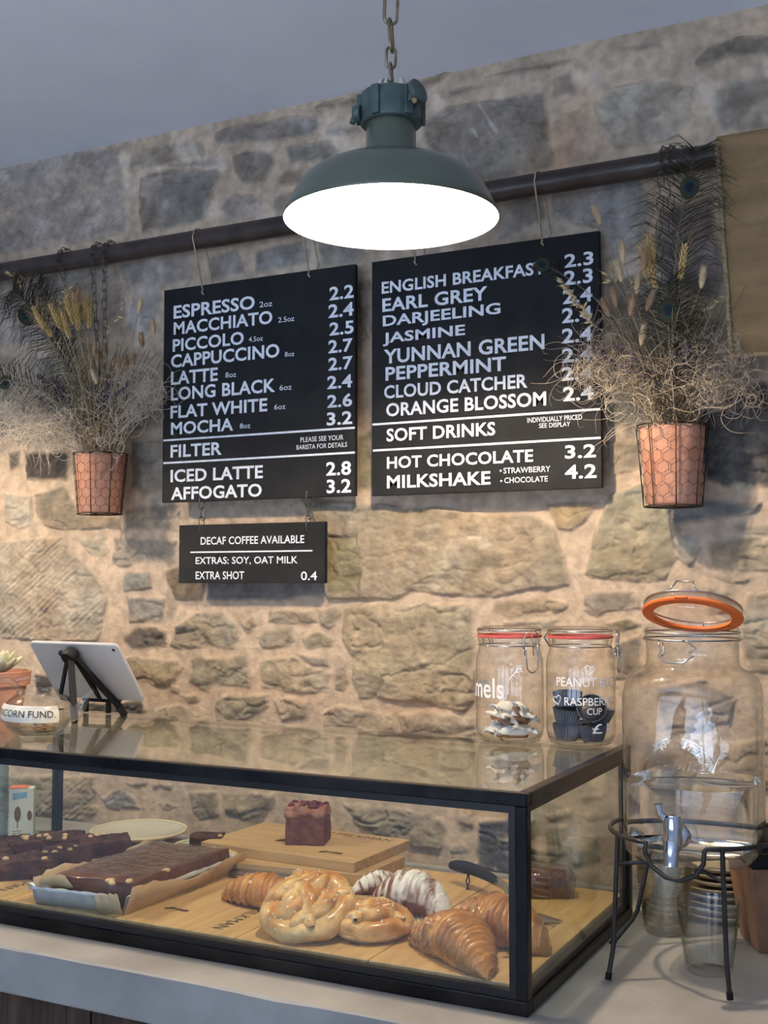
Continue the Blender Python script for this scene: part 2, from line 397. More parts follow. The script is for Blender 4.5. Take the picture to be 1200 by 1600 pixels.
 ([(913, 926), (990, 921), (1002, 945), (1006, 952), (950, 955), (936, 966), (914, 956)], GREY, .008, 1.0, 0),
 ([(944, 973), (985, 964), (1004, 975), (990, 991), (960, 986)], OLV, .008, 1.2, 0),
 ([(948, 1012), (1000, 990), (1006, 1060), (960, 1066)], GREY, .007, 1, 0),
 ([(1105, 846), (1180, 838), (1240, 856), (1240, 886), (1160, 896), (1110, 886)], (0.39, 0.325, 0.23), .009, 1.2, 0),
 ([(1050, 836), (1090, 840), (1095, 860), (1075, 886), (1055, 870)], LIGHT, .008, 1, 0),
 ([(1113, 900), (1172, 905), (1165, 913), (1130, 912)], TAN, .008, .8, 0),
 ([(1135, 818), (1240, 822), (1240, 840), (1160, 836)], TAN, .008, 1.2, 0),
 ([(1100, 915), (1140, 925), (1150, 960), (1105, 960)], TAN, .007, 1.1, 0),
 ([(1166, 930), (1240, 915), (1240, 1045), (1172, 1052), (1154, 1000)], TAN, .009, 1.2, 0),
 ([(1020, 1075), (1100, 1060), (1150, 1090), (1140, 1130), (1040, 1150)], TAN, .009, 1.2, 0),
 ([(1120, 1165), (1200, 1150), (1240, 1230), (1130, 1240)], TAN, .009, 1.2, 0),
 ([(990, 1180), (1090, 1165), (1100, 1220), (1000, 1240)], (0.37, 0.29, 0.21), .009, 1.2, 0),
 ([(55, 1052), (78, 1055), (86, 1072), (80, 1088), (58, 1085)], CHAR, .008, 1.4, 0),
 ([(112, 1098), (222, 1093), (230, 1112), (222, 1122), (112, 1122)], (0.09, 0.08, 0.07), .007, 1.6, 0),
 ([(-20, 1210), (150, 1212), (153, 1262), (148, 1284), (-20, 1276)], (0.33, 0.275, 0.195), .010, 1.3, 5),
 ([(157, 1246), (185, 1231), (210, 1243), (222, 1264), (170, 1263)], (0.24, 0.225, 0.20), .008, 1.2, 0),
 ([(195, 1221), (232, 1221), (228, 1233), (212, 1232)], DARK, .007, 1.2, 0), ([(236, 1224), (272, 1226), (266, 1236), (240, 1235)], DARK, .007, 1.2, 0),
 ([(246, 1258), (262, 1252), (275, 1260), (262, 1266)], BRN, .006, 1, 0),
 ([(296, 1236), (340, 1236), (342, 1274), (312, 1283), (302, 1266)], (0.26, 0.235, 0.18), .009, 1.1, 0),
 ([(346, 1238), (430, 1240), (424, 1262), (402, 1292), (352, 1272)], (0.31, 0.265, 0.195), .009, 1.6, 0),
 ([(535, 1256), (610, 1258), (690, 1278), (700, 1300), (690, 1330), (640, 1322), (560, 1292)], (0.34, 0.285, 0.205), .011, 1.8, 0),
 ([(712, 1276), (738, 1270), (742, 1300), (720, 1306)], TAN, .008, 1, 0),
 ([(700, 1325), (722, 1318), (738, 1330), (705, 1345)], GREY, .007, 1.2, 0),
 ([(748, 1284), (800, 1276), (838, 1280), (840, 1385), (745, 1352), (742, 1318)], (0.085, 0.083, 0.085), .009, 1.6, 3),
 ([(850, 1274), (888, 1264), (894, 1262), (890, 1276), (862, 1284)], TAN, .007, .8, 0),
 ([(905, 1244), (955, 1238), (948, 1252), (915, 1256)], BRN, .006, 1, 0),
 ([(910, 1272), (955, 1270), (946, 1282), (916, 1284)], TAN, .007, .8, 0),
 ([(846, 1288), (885, 1290), (890, 1330), (858, 1350)], TAN, .007, 1, 0),
 ([(880, 1310), (960, 1300), (965, 1350), (890, 1360)], TAN, .007, 1, 0),
]
def build_wall():
    xs = np.concatenate([np.linspace(-4.6, -2.3, 160)[:-1], np.linspace(-2.3, -0.22, 760), np.linspace(-0.22, 2.4, 170)[1:]])
    zs = np.concatenate([np.linspace(0.0, 1.05, 16)[:-1], np.linspace(1.05, CEIL + 0.01, 600)])
    X, Z = np.meshgrid(xs, zs); H = np.zeros_like(X); Mk = np.zeros_like(X)
    C = np.zeros(X.shape + (3,)); C[:] = MORT
    n1 = fbm(X * 9, Z * 9, 1, 5); n2 = fbm(X * 40, Z * 40, 2, 4); n3 = fbm(X * 3, Z * 3, 5, 4)
    wx = X + 0.011 * fbm(X * 22, Z * 22, 11, 3); wz = Z + 0.011 * fbm(X * 22, Z * 22, 17, 3)
    C *= (1 + 0.26 * n1 + 0.16 * n2)[..., None]
    H += 0.008 * n1 + 0.0016 * n2
    polys = []
    for px, col, rel, rg, mk in STONES:
        polys.append(([(at_y(x, y, W).x, at_y(x, y, W).z) for x, y in px], tuple(.80 * q for q in col), rel, rg, mk))
    polys = [(p_, tuple(c_ * .72 + q_ * .28 for c_, q_ in zip(c, MORT)) if p_[0][1] > 2.05 else c, a_, b_, m_) for p_, c, a_, b_, m_ in polys]   # stones of the upper courses blended towards the mortar colour
    R = random.Random(5)      # more courses of stones beyond the frame
    for x0, x1 in ((-4.6, -2.27), (-0.22, 2.4)):
        z = 1.0
        while z < CEIL - 0.05:
            h = R.uniform(.08, .19); x = x0 + R.uniform(0, .06)
            while x < x1 - 0.08:
                w = R.uniform(.10, .34); w = min(w, x1 - x)
                j = lambda: R.uniform(-.012, .012)
                polys.append(([(x + j(), z + j()), (x + w / 2, z + j()), (x + w + j(), z + j()), (x + w + j(), z + h / 2), (x + w + j(), z + h + j()), (x + w / 2, z + h + j()), (x + j(), z + h + j())],
                              R.choice((TAN, GREY, LIGHT, TAN, BRN, SLAB)), R.uniform(.006, .011), 1.2, 0)); x += w + R.uniform(.03, .05)
            z += h + R.uniform(.025, .045)
    for k, (pl, col, rel, rg, mk) in enumerate(polys):
        P = np.array(pl); lo = P.min(0) - 0.03; hi = P.max(0) + 0.03
        i0, i1 = np.searchsorted(xs, lo[0]), np.searchsorted(xs, hi[0]); k0, k1 = np.searchsorted(zs, lo[1]), np.searchsorted(zs, hi[1])
        if i1 <= i0 or k1 <= k0: continue
        sl = (slice(k0, k1), slice(i0, i1)); x = wx[sl]; z = wz[sl]
        d = np.full(x.shape, 9.0); ins = np.zeros(x.shape, bool)
        for a, b in zip(P, np.roll(P, -1, 0)):
            e = b - a; t = np.clip(((x - a[0]) * e[0] + (z - a[1]) * e[1]) / (e @ e + 1e-12), 0, 1)
            d = np.minimum(d, np.hypot(x - a[0] - t * e[0], z - a[1] - t * e[1]))
            cr = (a[1] > z) != (b[1] > z); den = e[1] if abs(e[1]) > 1e-12 else 1e-12
            ins ^= cr & (x < a[0] + (z - a[1]) * e[0] / den)
        d = np.where(ins, d, -d)
        g = np.clip((d + 0.002) / 0.006, 0, 1); g = g * g * (3 - 2 * g)
        dome = np.clip(d / 0.03, 0, 1) ** 0.5
        xx, zz = X[sl], Z[sl]
        rug = fbm(xx * 26, zz * 34, 20 + k, 5)
        rug2 = np.abs(fbm(xx * 13, zz * 22, 60 + k, 4))
        crag = 1 - np.abs(2 * vn(xx * 17 + 1.5 * rug, zz * 38 + 1.5 * rug, 31 + k) - 1); ter = np.floor(vn(xx * 9, zz * 24 + xx * 5, 52 + k) * 5 + rug) / 5
        if P[:, 1].mean() > 2.05: rg = rg * 1.5
        h = rel * (0.72 + 0.40 * dome) + rg * (0.0085 * rug - 0.012 * rug2 + 0.0045 * (ter - .5) - 0.0040 * crag ** 6 + 0.0018 * fbm(xx * 90, zz * 90, 9, 3))
        v = fbm(xx * 14, zz * 18, 40 + k, 4); sp = fbm(xx * 75, zz * 75, 33, 3)
        col_ = np.array(col)[None, None, :] * (1 + 0.62 * v + 0.42 * sp + 0.34 * rug)[..., None]
        warm = np.clip(fbm(xx * 7 + k, zz * 7, 80, 3) * 2.2, -0.5, 1)[..., None]
        col_ = col_ * (1 + warm * np.array([0.10, -0.02, -0.14]))
        if mk in (1, 5):      # diagonal chisel marks
            ang = -0.62 if mk == 1 else -0.62
            u = (xx * math.cos(ang) - zz * math.sin(ang)); w = xx * math.sin(ang) + zz * math.cos(ang)
            cut = np.sin((u + 0.0) * 0 + w * 2 * math.pi / 0.0115 + 5.5 * fbm(xx * 11, zz * 11, 90, 3)) * np.clip(0.6 + 2.5 * fbm(u * 12, w * 45, 91, 2), 0, 1.4)
            h = h + 0.0017 * cut; col_ = col_ * (1 + 0.05 * cut)[..., None]
        if mk in (2, 4):      # pick marks, pale where the tool bruised the stone
            pk = np.clip(vn(xx * 28 + zz * 9, zz * 85, 50 + k) - 0.83, 0, 1) / 0.17 if mk == 4 else np.clip(vn(xx * 75 + zz * 42, zz * 17, 50 + k) - 0.86, 0, 1) / 0.14
            pk = pk * np.clip(2 * vn(xx * 6, zz * 6, 77) - 0.5, 0, 1)
            h = h - 0.005 * pk; col_ = col_ + (pk * 0.22)[..., None] * np.array([1, .95, .85])
        if mk == 3:           # pale lichen
            lc = np.clip((fbm(xx * 18, zz * 18, 66, 4) - 0.08) * 9, 0, 1)[..., None]
            col_ = col_ * (1 - lc) + lc * np.array([0.42, 0.37, 0.27]); col_ = col_ * (1 + 0.9 * sp)[..., None]
        H[sl] = H[sl] * (1 - g) + np.maximum(h, 0.0005) * g + 0 * H[sl]
        gc = np.clip((d + 0.004) / 0.014, 0, 1); gc = gc * gc * (3 - 2 * gc)
        C[sl] = C[sl] * (1 - gc[..., None]) + col_ * gc[..., None]; Mk[sl] = np.maximum(Mk[sl], g)
    up = np.clip((Z - 2.02) / 0.10, 0, 1)                       # upper courses: pale and dark mottle painted in place of relief shading
    pale_mottle = np.clip((fbm(X * 16 + Z * 7, Z * 11 - X * 5, 120, 5) - 0.10) * 6, 0, 1) * up; dark_mottle = np.clip((fbm(X * 9, Z * 13, 130, 5) - 0.06) * 5, 0, 1) * up
    C = C * (1 - 0.20 * dark_mottle[..., None]); C = C + (0.11 * pale_mottle * (1 - .6 * dark_mottle))[..., None] * np.array([1, .95, .9])
    rust = np.clip((fbm(X * 6 + 3, Z * 6, 140, 4) - 0.10) * 5, 0, 1)[..., None]; C = C * (1 + rust * np.array([0.05, -0.03, -0.13]))
    C = np.clip(C, 0.02, 0.8)
    H = np.clip(H, -0.012, 0.03)
    n, mth = X.shape
    V = np.stack([X, W - H, Z], -1).reshape(-1, 3)
    idx = np.arange(n * mth).reshape(n, mth)
    Fq = np.stack([idx[:-1, :-1], idx[:-1, 1:], idx[1:, 1:], idx[1:, :-1]], -1).reshape(-1, 4)
    me = bpy.data.meshes.new('wall_back')
    me.vertices.add(len(V)); me.vertices.foreach_set('co', V.astype(np.float32).ravel())
    me.loops.add(Fq.size); me.loops.foreach_set('vertex_index', Fq.astype(np.int32).ravel())
    me.polygons.add(len(Fq)); me.polygons.foreach_set('loop_start', np.arange(0, Fq.size, 4, dtype=np.int32))
    me.polygons.foreach_set('use_smooth', np.ones(len(Fq), bool))
    me.update(calc_edges=True)
    ca = me.color_attributes.new('Col', 'FLOAT_COLOR', 'POINT')
    ca.data.foreach_set('color', np.concatenate([C.reshape(-1, 3), Mk.reshape(-1, 1)], 1).astype(np.float32).ravel())
    o = bpy.data.objects.new('wall_back', me); COL.objects.link(o); tag(o, kind='structure')
    me.materials.append(surf('rubble_stone', (0.82, 0.82, 0.83), (1.16, 1.155, 1.14), 42, 0.93, 0.0030, 85, attr='Col', spec=0.2, detail=8))
build_wall()
# ---------------------------------------------------------------- lettering (built-in font turned into thin meshes)
def make_texts(items):
    """items: (text, stroke offset) -> outline meshes normalised to a unit rectangle"""
    obs = []
    for s, off in items:
        cu = bpy.data.curves.new('t', 'FONT'); cu.body = s; cu.offset = off; cu.resolution_u = 3; cu.space_character = 1.0 + off * 1.2
        ob = bpy.data.objects.new('t', cu); COL.objects.link(ob); obs.append(ob)
    dg = bpy.context.evaluated_depsgraph_get(); dg.update()
    res = {}
    for (s, off), ob in zip(items, obs):
        me = bpy.data.meshes.new_from_object(ob.evaluated_get(dg))
        P = np.array([v.co[:2] for v in me.vertices]); lo = P.min(0); hi = P.max(0)
        res[(s, off)] = (((P - lo) / (hi - lo)).tolist(), [tuple(p.vertices) for p in me.polygons], (hi[0] - lo[0]) / (hi[1] - lo[1]))
        bpy.data.meshes.remove(me)
    for ob in obs:
        cu = ob.data; bpy.data.objects.remove(ob); bpy.data.curves.remove(cu)
    return res
BOLD, MED, THIN = 0.024, 0.012, 0.004
# crop coordinates of the board lettering: text, x left, x right, y top, y bottom (at the left end), stroke
K1 = lambda x, y: (240 + x / 2.9088, 380 + y / 2.9091)
K2 = lambda x, y: (570 + x / 3.0769, 340 + y / 3.0761)
B1 = [('ESPRESSO', 92, 460, 285, 345), ('MACCHIATO', 92, 540, 360, 418), ('PICCOLO', 88, 410, 437, 495), ('CAPPUCCINO', 80, 572, 508, 568), ('LATTE', 80, 292, 585, 645), ('LONG BLACK', 80, 553, 657, 717), ('FLAT WHITE', 78, 517, 740, 798), ('MOCHA', 80, 362, 815, 872), ('FILTER', 78, 310, 918, 975), ('ICED LATTE', 78, 497, 1030, 1088), ('AFFOGATO', 80, 492, 1110, 1168),
      ('2.2', 800, 910, 200, 262), ('2.4', 795, 910, 280, 342), ('2.5', 800, 910, 362, 422), ('2.7', 795, 905, 442, 503), ('2.7', 795, 905, 522, 582), ('2.4', 790, 903, 605, 665), ('2.6', 790, 903, 690, 750), ('3.2', 788, 903, 770, 830), ('2.8', 785, 898, 995, 1058), ('3.2', 787, 898, 1075, 1138)]
B1S = [('2oz', 482, 540, 267, 293), ('2.5oz', 567, 640, 338, 362), ('4.5oz', 433, 497, 427, 450), ('8oz', 597, 640, 495, 517), ('8oz', 327, 376, 588, 612), ('6oz', 573, 628, 645, 670), ('6oz', 549, 600, 733, 757), ('8oz', 393, 440, 820, 843), ('PLEASE SEE YOUR', 668, 863, 883, 905), ('BARISTA FOR DETAILS', 650, 880, 918, 939)]
DC = [('DECAF COFFEE AVAILABLE', 215, 685, 1336, 1371), ('EXTRAS: SOY, OAT MILK', 192, 655, 1427, 1464), ('EXTRA SHOT', 192, 412, 1492, 1528), ('0.4', 670, 743, 1492, 1532)]
B2 = [('ENGLISH BREAKFAST', 82, 868, 310, 368), ('EARL GREY', 85, 590, 390, 455), ('DARJEELING', 87, 653, 472, 540), ('JASMINE', 87, 483, 555, 620), ('YUNNAN GREEN', 92, 865, 635, 705), ('PEPPERMINT', 100, 680, 720, 785), ('CLOUD CATCHER', 93, 783, 808, 872), ('ORANGE BLOSSOM', 103, 873, 893, 958), ('SOFT DRINKS', 105, 628, 1015, 1078), ('HOT CHOCOLATE', 107, 810, 1150, 1208), ('MILKSHAKE', 107, 605, 1240, 1303),
      ('2.3', 960, 1100, 178, 243), ('2.3', 958, 1097, 258, 328), ('2.4', 952, 1095, 347, 418), ('2.4', 948, 1095, 437, 510), ('2.4', 948, 1095, 535, 607), ('2.4', 948, 1095, 630, 700), ('2.4', 946, 1095, 720, 787), ('2.4', 953, 1100, 815, 885), ('3.2', 962, 1112, 1095, 1160), ('4.2', 962, 1115, 1190, 1258)]
B2M = [('STRAWBERRY', 667, 893, 1203, 1231), ('CHOCOLATE', 671, 880, 1250, 1277)]
B2S = [('INDIVIDUALLY PRICED', 782, 1045, 963, 987), ('SEE DISPLAY', 838, 988, 990, 1012)]
want = {(t[0], BOLD) for t in B1 + B2} | {(t[0], MED) for t in B2M + DC} | {(t[0], THIN) for t in B1S + B2S} | {('THE MILKMAN', 0.0), ('caramels', 0.006), ('PEANUT BUTTER', 0.004), ('RASPBERRY', 0.004), ('CUP', 0.004), ('£1', 0.004), ('UNICORN FUND.', 0.0), ('Original', 0.004), ('KILNER', 0.004), ('EST', 0.0)}
TXT = make_texts(sorted(want))
def put_text(b, key, p00, ux, uy, n, warp=None):
    """adds the lettering to b in the rectangle p00 + ux, uy; raised by n"""
    P, Fc, _ = TXT[key]; p00, ux, uy, n = Vector(p00), Vector(ux), Vector(uy), Vector(n)
    b.add([p00 + ux * x + uy * y + n for x, y in P], Fc)

M['board'] = surf('black_board_paint', (0.010, 0.0105, 0.012), (0.016, 0.0165, 0.018), 14, 0.72, 0.0002, 300, spec=0.22)
M['chalk'] = surf('white_paint_lettering', (0.62, 0.65, 0.70), (0.76, 0.79, 0.83), 60, 0.7)
M['twine'] = surf('jute_twine', (0.30, 0.22, 0.14), (0.46, 0.36, 0.24), 200, 0.9, 0.0004, 600)
M['iron'] = surf('brown_painted_iron', (0.028, 0.019, 0.016), (0.06, 0.042, 0.035), 18, 0.34, 0.0006, 60, spec=0.5)
M['wire'] = surf('dark_rusty_wire', (0.03, 0.022, 0.018), (0.07, 0.05, 0.04), 90, 0.5, metal=0.6)
M['chain'] = surf('aged_steel_chain', (0.06, 0.055, 0.05), (0.16, 0.15, 0.13), 70, 0.42, metal=0.8)

# the iron pipe along the wall
PY = 2.072
pa, pb = at_y(100, 409, PY), at_y(1025, 258, PY)
pd = (pb - pa) / (pb.x - pa.x)
def pipe_at(x): return pa + pd * (x - pa.x)
b = MB().tube([pipe_at(-3.2), pipe_at(-2.0), pipe_at(-1.0), pipe_at(0.7)], 0.0215, 24)
for x in (-2.62, 0.45): b.tube([pipe_at(x - .022), pipe_at(x + .022)], 0.029, 24)
for x in (-2.62, 0.45): b.box((x - .008, PY, pipe_at(x).z - .012), (x + .008, W + .01, pipe_at(x).z + .012))
o = b.build('iron_pipe', M['iron'], smooth=True, sharp=40)
tag(o, 'long dark brown iron pipe running across the stone wall above the menu boards', 'pipe')

def menu(name, label, x0, x1, z0, z1, front, texts, lines, kx, holes, dots=()):
    loc = Vector(((x0 + x1) / 2, front, z0)); t = thing(name, label, 'menu board' if name == 'menu_board' else 'sign', loc)
    L = lambda p: Vector(p) - loc
    b = MB().box(L((x0, front, z0)), L((x1, front + .012, z1)))
    b.build('panel', M['board'], t, bevel=.0008)
    lt = MB()
    for tx, st in texts:
        for s, xa, xb, ya, yb in tx:
            A = at_y(*kx(xa, ya), front); B = at_y(*kx(xa, yb), front); Rr = at_y(*kx(xb, yb), front)
            put_text(lt, (s, st), L((A.x, front - .0006, B.z)), (Rr.x - A.x, 0, 0), (0, 0, A.z - B.z), (0, 0, 0))
    for xa, ya, xb, th in lines:
        A = at_y(*kx(xa, ya), front); B = at_y(*kx(xb, ya), front); e = max(A.x, x0); f = min(B.x, x1)
        lt.box(L((e, front - .0007, A.z - th / 2)), L((f, front + .001, A.z + th / 2)))
    for xa, ya in dots:
        A = L(at_y(*kx(xa, ya), front)); lt.ball((A.x, A.y, A.z), .0022, .0008, .0022)
    lt.build('lettering', M['chalk'], t)
    for hx, hy in holes:       # a jute loop from a hole in the board over the pipe
        h = at_y(hx, hy, front); p = pipe_at(h.x); r = .0235
        pts = [L(h + Vector((0, -.002, 0)))]
        for k in range(9):
            a = math.pi * (1.0 - k / 8); pts.append(L(p + Vector((-.002 + .002 * math.sin(k * 2.0), -math.cos(a) * -r * 1.0, math.sin(a) * r))))
        pts.append(L((h.x + .010, front + .020, h.z + .02))); pts.append(L((h.x + .002, front + .013, h.z)))
        tw = MB().tube(pts, .0018, 6)
        tw.tube([L(h + Vector((0, -.0035, .001))), L(h + Vector((-.001, -.0045, -.004))), L(h + Vector((.003, -.003, -.009)))], .0022, 6)
        tw.build('twine_loop', M['twine'], t, smooth=True)
    return t, loc
FB = 2.088
menu('menu_board', 'black coffee menu board with white lettering starting at espresso', -1.615, -1.128, 1.831, 2.309, FB, [(B1, BOLD), (B1S, THIN)], [(45, 897, 915, .0042), (45, 1000, 915, .0042)], K1, [(318, 455), (484, 427)])
menu('menu_board', 'black tea menu board with white lettering starting at English breakfast', -1.089, -0.613, 1.829, 2.308, FB, [(B2, BOLD), (B2M, MED), (B2S, THIN)], [(37, 995, 1132, .0042), (40, 1120, 1135, .0042)], K2, [(650, 408), (848, 377)], [(653, 1217), (656, 1266)])
t, loc = menu('decaf_sign', 'small black decaf coffee sign hanging under the coffee menu board', -1.567, -1.198, 1.653, 1.780, FB, [(DC, MED)], [(168, 1405, 722, .0030)], K1, [])
for hx in (313, 480):          # chain links joining the sign to the board above
    h = at_y(hx, 823, FB); top = 1.836
    b = MB(); n = 3; zz = h.z - .006 - loc.z; step = (top - h.z + .012) / n
    for i in range(n):
        c = Vector((h.x - loc.x + (.004 if i == 1 else 0), .005, zz + step * (i + .5)))
        b.link(c, step + .008, .012, .0013, (0.08 if i else -.1, 0, 1), (1, 0, 0) if i == 1 else (.35, .9, 0))
    b.build('chain_link', M['chain'], t, smooth=True)

# ---------------------------------------------------------------- pendant lamps
M['enamel'] = surf('dark_green_enamel', (0.072, 0.084, 0.060), (0.092, 0.106, 0.078), 5, 0.28, spec=0.5, coat=0.4)
M['casting'] = surf('green_painted_casting', (0.042, 0.066, 0.060), (0.07, 0.10, 0.092), 40, 0.42, 0.0008, 80)
M['ivory'] = surf('ivory_porcelain', (0.55, 0.52, 0.44), None, rough=.35)
M['enamel_white'] = surf('white_enamel', (0.85, 0.84, 0.80), None, rough=0.4)
M['chain2'] = surf('tarnished_brass_chain', (0.20, 0.165, 0.10), (0.34, 0.29, 0.19), 60, .4, metal=.8)
M['brass'] = surf('brass', (0.55, 0.42, 0.2), None, rough=0.35, metal=1.0)
mt, nt, pb_ = new_mat('bulb_light'); pb_.inputs['Base Color'].default_value = (1, 1, 1, 1)
pb_.inputs['Emission Color'].default_value = (1.0, 0.80, 0.56, 1); pb_.inputs['Emission Strength'].default_value = BULB
M['bulb'] = mt
LS = .885          # the shade is 31 cm across
def pendant(loc, label):
    t = thing('pendant_lamp', label, 'lamp', loc); t.scale = (LS, LS, LS); CE = (CEIL - loc[2]) / LS
    out = [(.177, 0), (.1785, .003), (.172, .016), (.165, .031), (.156, .047), (.144, .062), (.129, .074), (.110, .083), (.088, .090), (.064, .096), (.043, .104)]
    inn = [(.040, .100), (.063, .093), (.087, .087), (.109, .080), (.128, .071), (.143, .059), (.154, .045), (.163, .030), (.170, .015), (.1755, .0015)]
    b = MB().lathe(out, n=72); sh = b.build('lamp_shade', M['enamel'], t, smooth=True)
    MB().lathe(inn + [(.177, 0)], n=72).build('reflector', M['enamel_white'], sh, smooth=True)
    b = MB().lathe([(.044, .099), (.0455, .104), (.042, .109), (.0405, .165), (.0, .165)], n=40); b.build('neck', M['enamel'], t, smooth=True, sharp=40)
    b = MB().lathe([(.0, .158), (.049, .158), (.052, .161), (.052, .205), (.049, .210), (.030, .213), (0, .213)], n=40)
    for k in range(6):
        a = k * math.pi / 3 + .5; b.obox((.051 * math.cos(a), .051 * math.sin(a), .184), (.006 * math.cos(a), .006 * math.sin(a), 0), (-.007 * math.sin(a), .007 * math.cos(a), 0), (0, 0, .024))
    hs = b.build('housing', M['casting'], t, smooth=True, sharp=35, bevel=.001)
    u = Vector((RT[0], RT[1], 0)); f = Vector((-RT[1], RT[0], 0))
    def disc(c, r, th, ax):
        q = Vector((0, 0, 1)).rotation_difference(ax.normalized()).to_matrix().to_4x4()
        return MB().lathe([(0, -th), (r * .9, -th), (r, -th * .6), (r, th * .6), (r * .9, th), (0, th)], c, 28, mat=q)
    e = disc(u * .043 - f * .044 + Vector((0, 0, .197)), .021, .005, Vector((u - f * .75 + Vector((0, 0, .35)))))
    e.tube([u * .036 - f * .03 + Vector((0, 0, .185)), u * .028 - f * .050 + Vector((0, 0, .186))], .007, 10)
    e.build('side_cap', M['casting'], t, smooth=True, sharp=35)
    e = disc(u * -.055 - f * .015 + Vector((0, 0, .172)), .014, .006, u + f * -.3); e.tube([u * -.058 - f * .015 + Vector((0, 0, .172)), u * -.064 - f * .016 + Vector((0, 0, .155))], .005, 8)
    e.build('side_cap', M['casting'], t, smooth=True, sharp=35)
    MB().tube([u * .036 - f * .056 + Vector((0, 0, .176)), u * .037 - f * .060 + Vector((0, 0, .176))], .0045, 10).build('screw', M['brass'], hs, smooth=True, sharp=30)
    q = Vector((0, 0, 1)).rotation_difference(Vector((u * .8 - f * .5))).to_matrix().to_4x4()
    b = MB().ring((-.004, 0, .225), .011, .003, 20, 8, mat=q).ring((-.012, -.004, .225), .011, .003, 20, 8, mat=q).tube([u * .017 - f * .01 + Vector((0, 0, .210)), u * .017 - f * .01 + Vector((0, 0, .232))], .0055, 8)
    b.build('hanging_ring', M['ivory'], t, smooth=True)
    b = MB(); z = .232; i = 0
    while z < CE - .012:
        Lk = .036 if z < .27 else .056; Wd = .016 if z < .27 else .022
        s_ = u if i % 2 else f; b.link((0, 0, z + Lk / 2 - .004), Lk, Wd, .0028 if Lk > .05 else .0024, (0.04 if i % 2 else -.06, 0, 1), s_ + (f if i % 2 else u) * .25, 6); z += Lk - .0085; i += 1
    b.build('chain', M['chain2'], t, smooth=True)
    MB().lathe([(.0, CE - .022), (.018, CE - .020), (.034, CE - .004), (.034, CE), (0, CE)], n=28).build('ceiling_rose', M['casting'], t, smooth=True, sharp=40)
    b = MB().lathe([(0, .050), (.012, .052), (.0205, .061), (.022, .069), (.019, .080), (.012, .090), (.011, .100), (0, .100)], n=24); b.build('bulb', M['bulb'], t, smooth=True)
    return t
LP = at_y(611, 343, 1.50)
lamp = pendant(LP, 'green enamel pendant lamp glowing on a chain in front of the menu boards')
dup(lamp, (LP.x - 1.40, 1.47, LP.z), label='green enamel pendant lamp further along the counter, off the left frame edge')

# ---------------------------------------------------------------- counter
M['concrete'] = surf('cast_concrete', (0.27, 0.26, 0.24), (0.37, 0.355, 0.325), 7, 0.5, 0.0005, 120, detail=6, rvar=.1)
M['plank'] = surf('dark_reclaimed_wood', (0.018, 0.011, 0.008), (0.11, 0.062, 0.038), 24, 0.7, 0.0012, 60, stretch=(3, 3, .22), lo=.3, hi=.75)
def conc(p): return p
b = MB(); nx = 90; z0, z1, ya, yb = 1.031, CT, 1.362, W - .012
R = random.Random(3)
pr = []
for i in range(nx + 1):
    x = -4.4 + 5.8 * i / nx; j = R.uniform(-.0012, .0012)
    pr.append([(x, yb, z0), (x, ya + .002, z0), (x, ya + j, z0 + .003), (x, ya + j, z1 - .0035 + j), (x, ya + .003 + abs(j), z1), (x, yb, z1)])
vs = [p for r in pr for p in r]; fs = []
for i in range(nx):
    for k in range(6): fs.append((i * 6 + k, i * 6 + (k + 1) % 6, (i + 1) * 6 + (k + 1) % 6, (i + 1) * 6 + k))
fs.append(tuple(range(5, -1, -1))); fs.append(tuple(nx * 6 + k for k in range(6)))
b.add(vs, [f[::-1] for f in fs])
# air holes cast in the front face
o = b.build('worktop', M['concrete']); tag(o, 'pale grey cast concrete worktop under the display case and glasses', 'worktop')
b = MB(); x = -4.2; R = random.Random(9)
while x < 1.3:
    w = R.uniform(.045, .12); y = 1.40 + R.uniform(0, .008)
    b.box((x, y, .02), (x + w - .003, y + .02, 1.031)); x += w
b.box((-4.2, 1.43, 0), (1.3, W - .02, 1.030))
o = b.build('counter_base', M['plank']); tag(o, 'dark weathered plank cladding of the counter below the concrete worktop', 'counter')

# ---------------------------------------------------------------- display case
M['steel'] = surf('blackened_steel', (0.008, 0.008, 0.009), (0.032, 0.030, 0.029), 9, 0.30, 0.0002, 200, metal=0.6, spec=.35, stretch=(1, 1, 1), rvar=.08, lo=.4, hi=.72)
M['gasket'] = surf('black_gasket', (0.006, 0.006, 0.007), None, rough=0.35)
M['glass'] = clear('case_glass', (0.965, 0.985, 0.975), (0.86, 0.93, 0.90), 2.0, refl=0.045)
X0, X1, Y0, Y1, Z0, Z1, T = -1.785, -0.529, 1.448, 1.957, CT, TOP, .017
t = thing('display_case', 'black steel framed glass cake display case on the concrete worktop', 'display case', ((X0 + X1) / 2, (Y0 + Y1) / 2, CT))
dl = t.location
def dbox(b, lo, hi): b.box(Vector(lo) - dl, Vector(hi) - dl); return b
b = MB()
dbox(b, (X0, Y0, Z0), (X1, Y0 + T, Z0 + .019)); dbox(b, (X0, Y0, Z1 - T), (X1, Y0 + T, Z1))
for x in (X0, X1 - T):
    dbox(b, (x, Y0 + T, Z0), (x + T, Y1, Z0 + .017)); dbox(b, (x, Y0 + T, Z1 - T), (x + T, Y1, Z1))
    dbox(b, (x, Y0, Z0 + .019), (x + T, Y0 + T, Z1 - T)); dbox(b, (x, Y1 - T, Z0 + .017), (x + T, Y1, Z1 - T))
b.build('frame', M['steel'], t, bevel=.0018)
b = MB(); g = .010; s = .004
for za, zb in ((Z0 + .019, Z0 + .019 + g), (Z1 - T - g, Z1 - T)): dbox(b, (X0 + T, Y0 + s, za), (X1 - T, Y0 + T - .001, zb))
for xa in (X0 + T, X1 - T - g): dbox(b, (xa, Y0 + s, Z0 + .019 + g), (xa + g, Y0 + T - .001, Z1 - T - g))
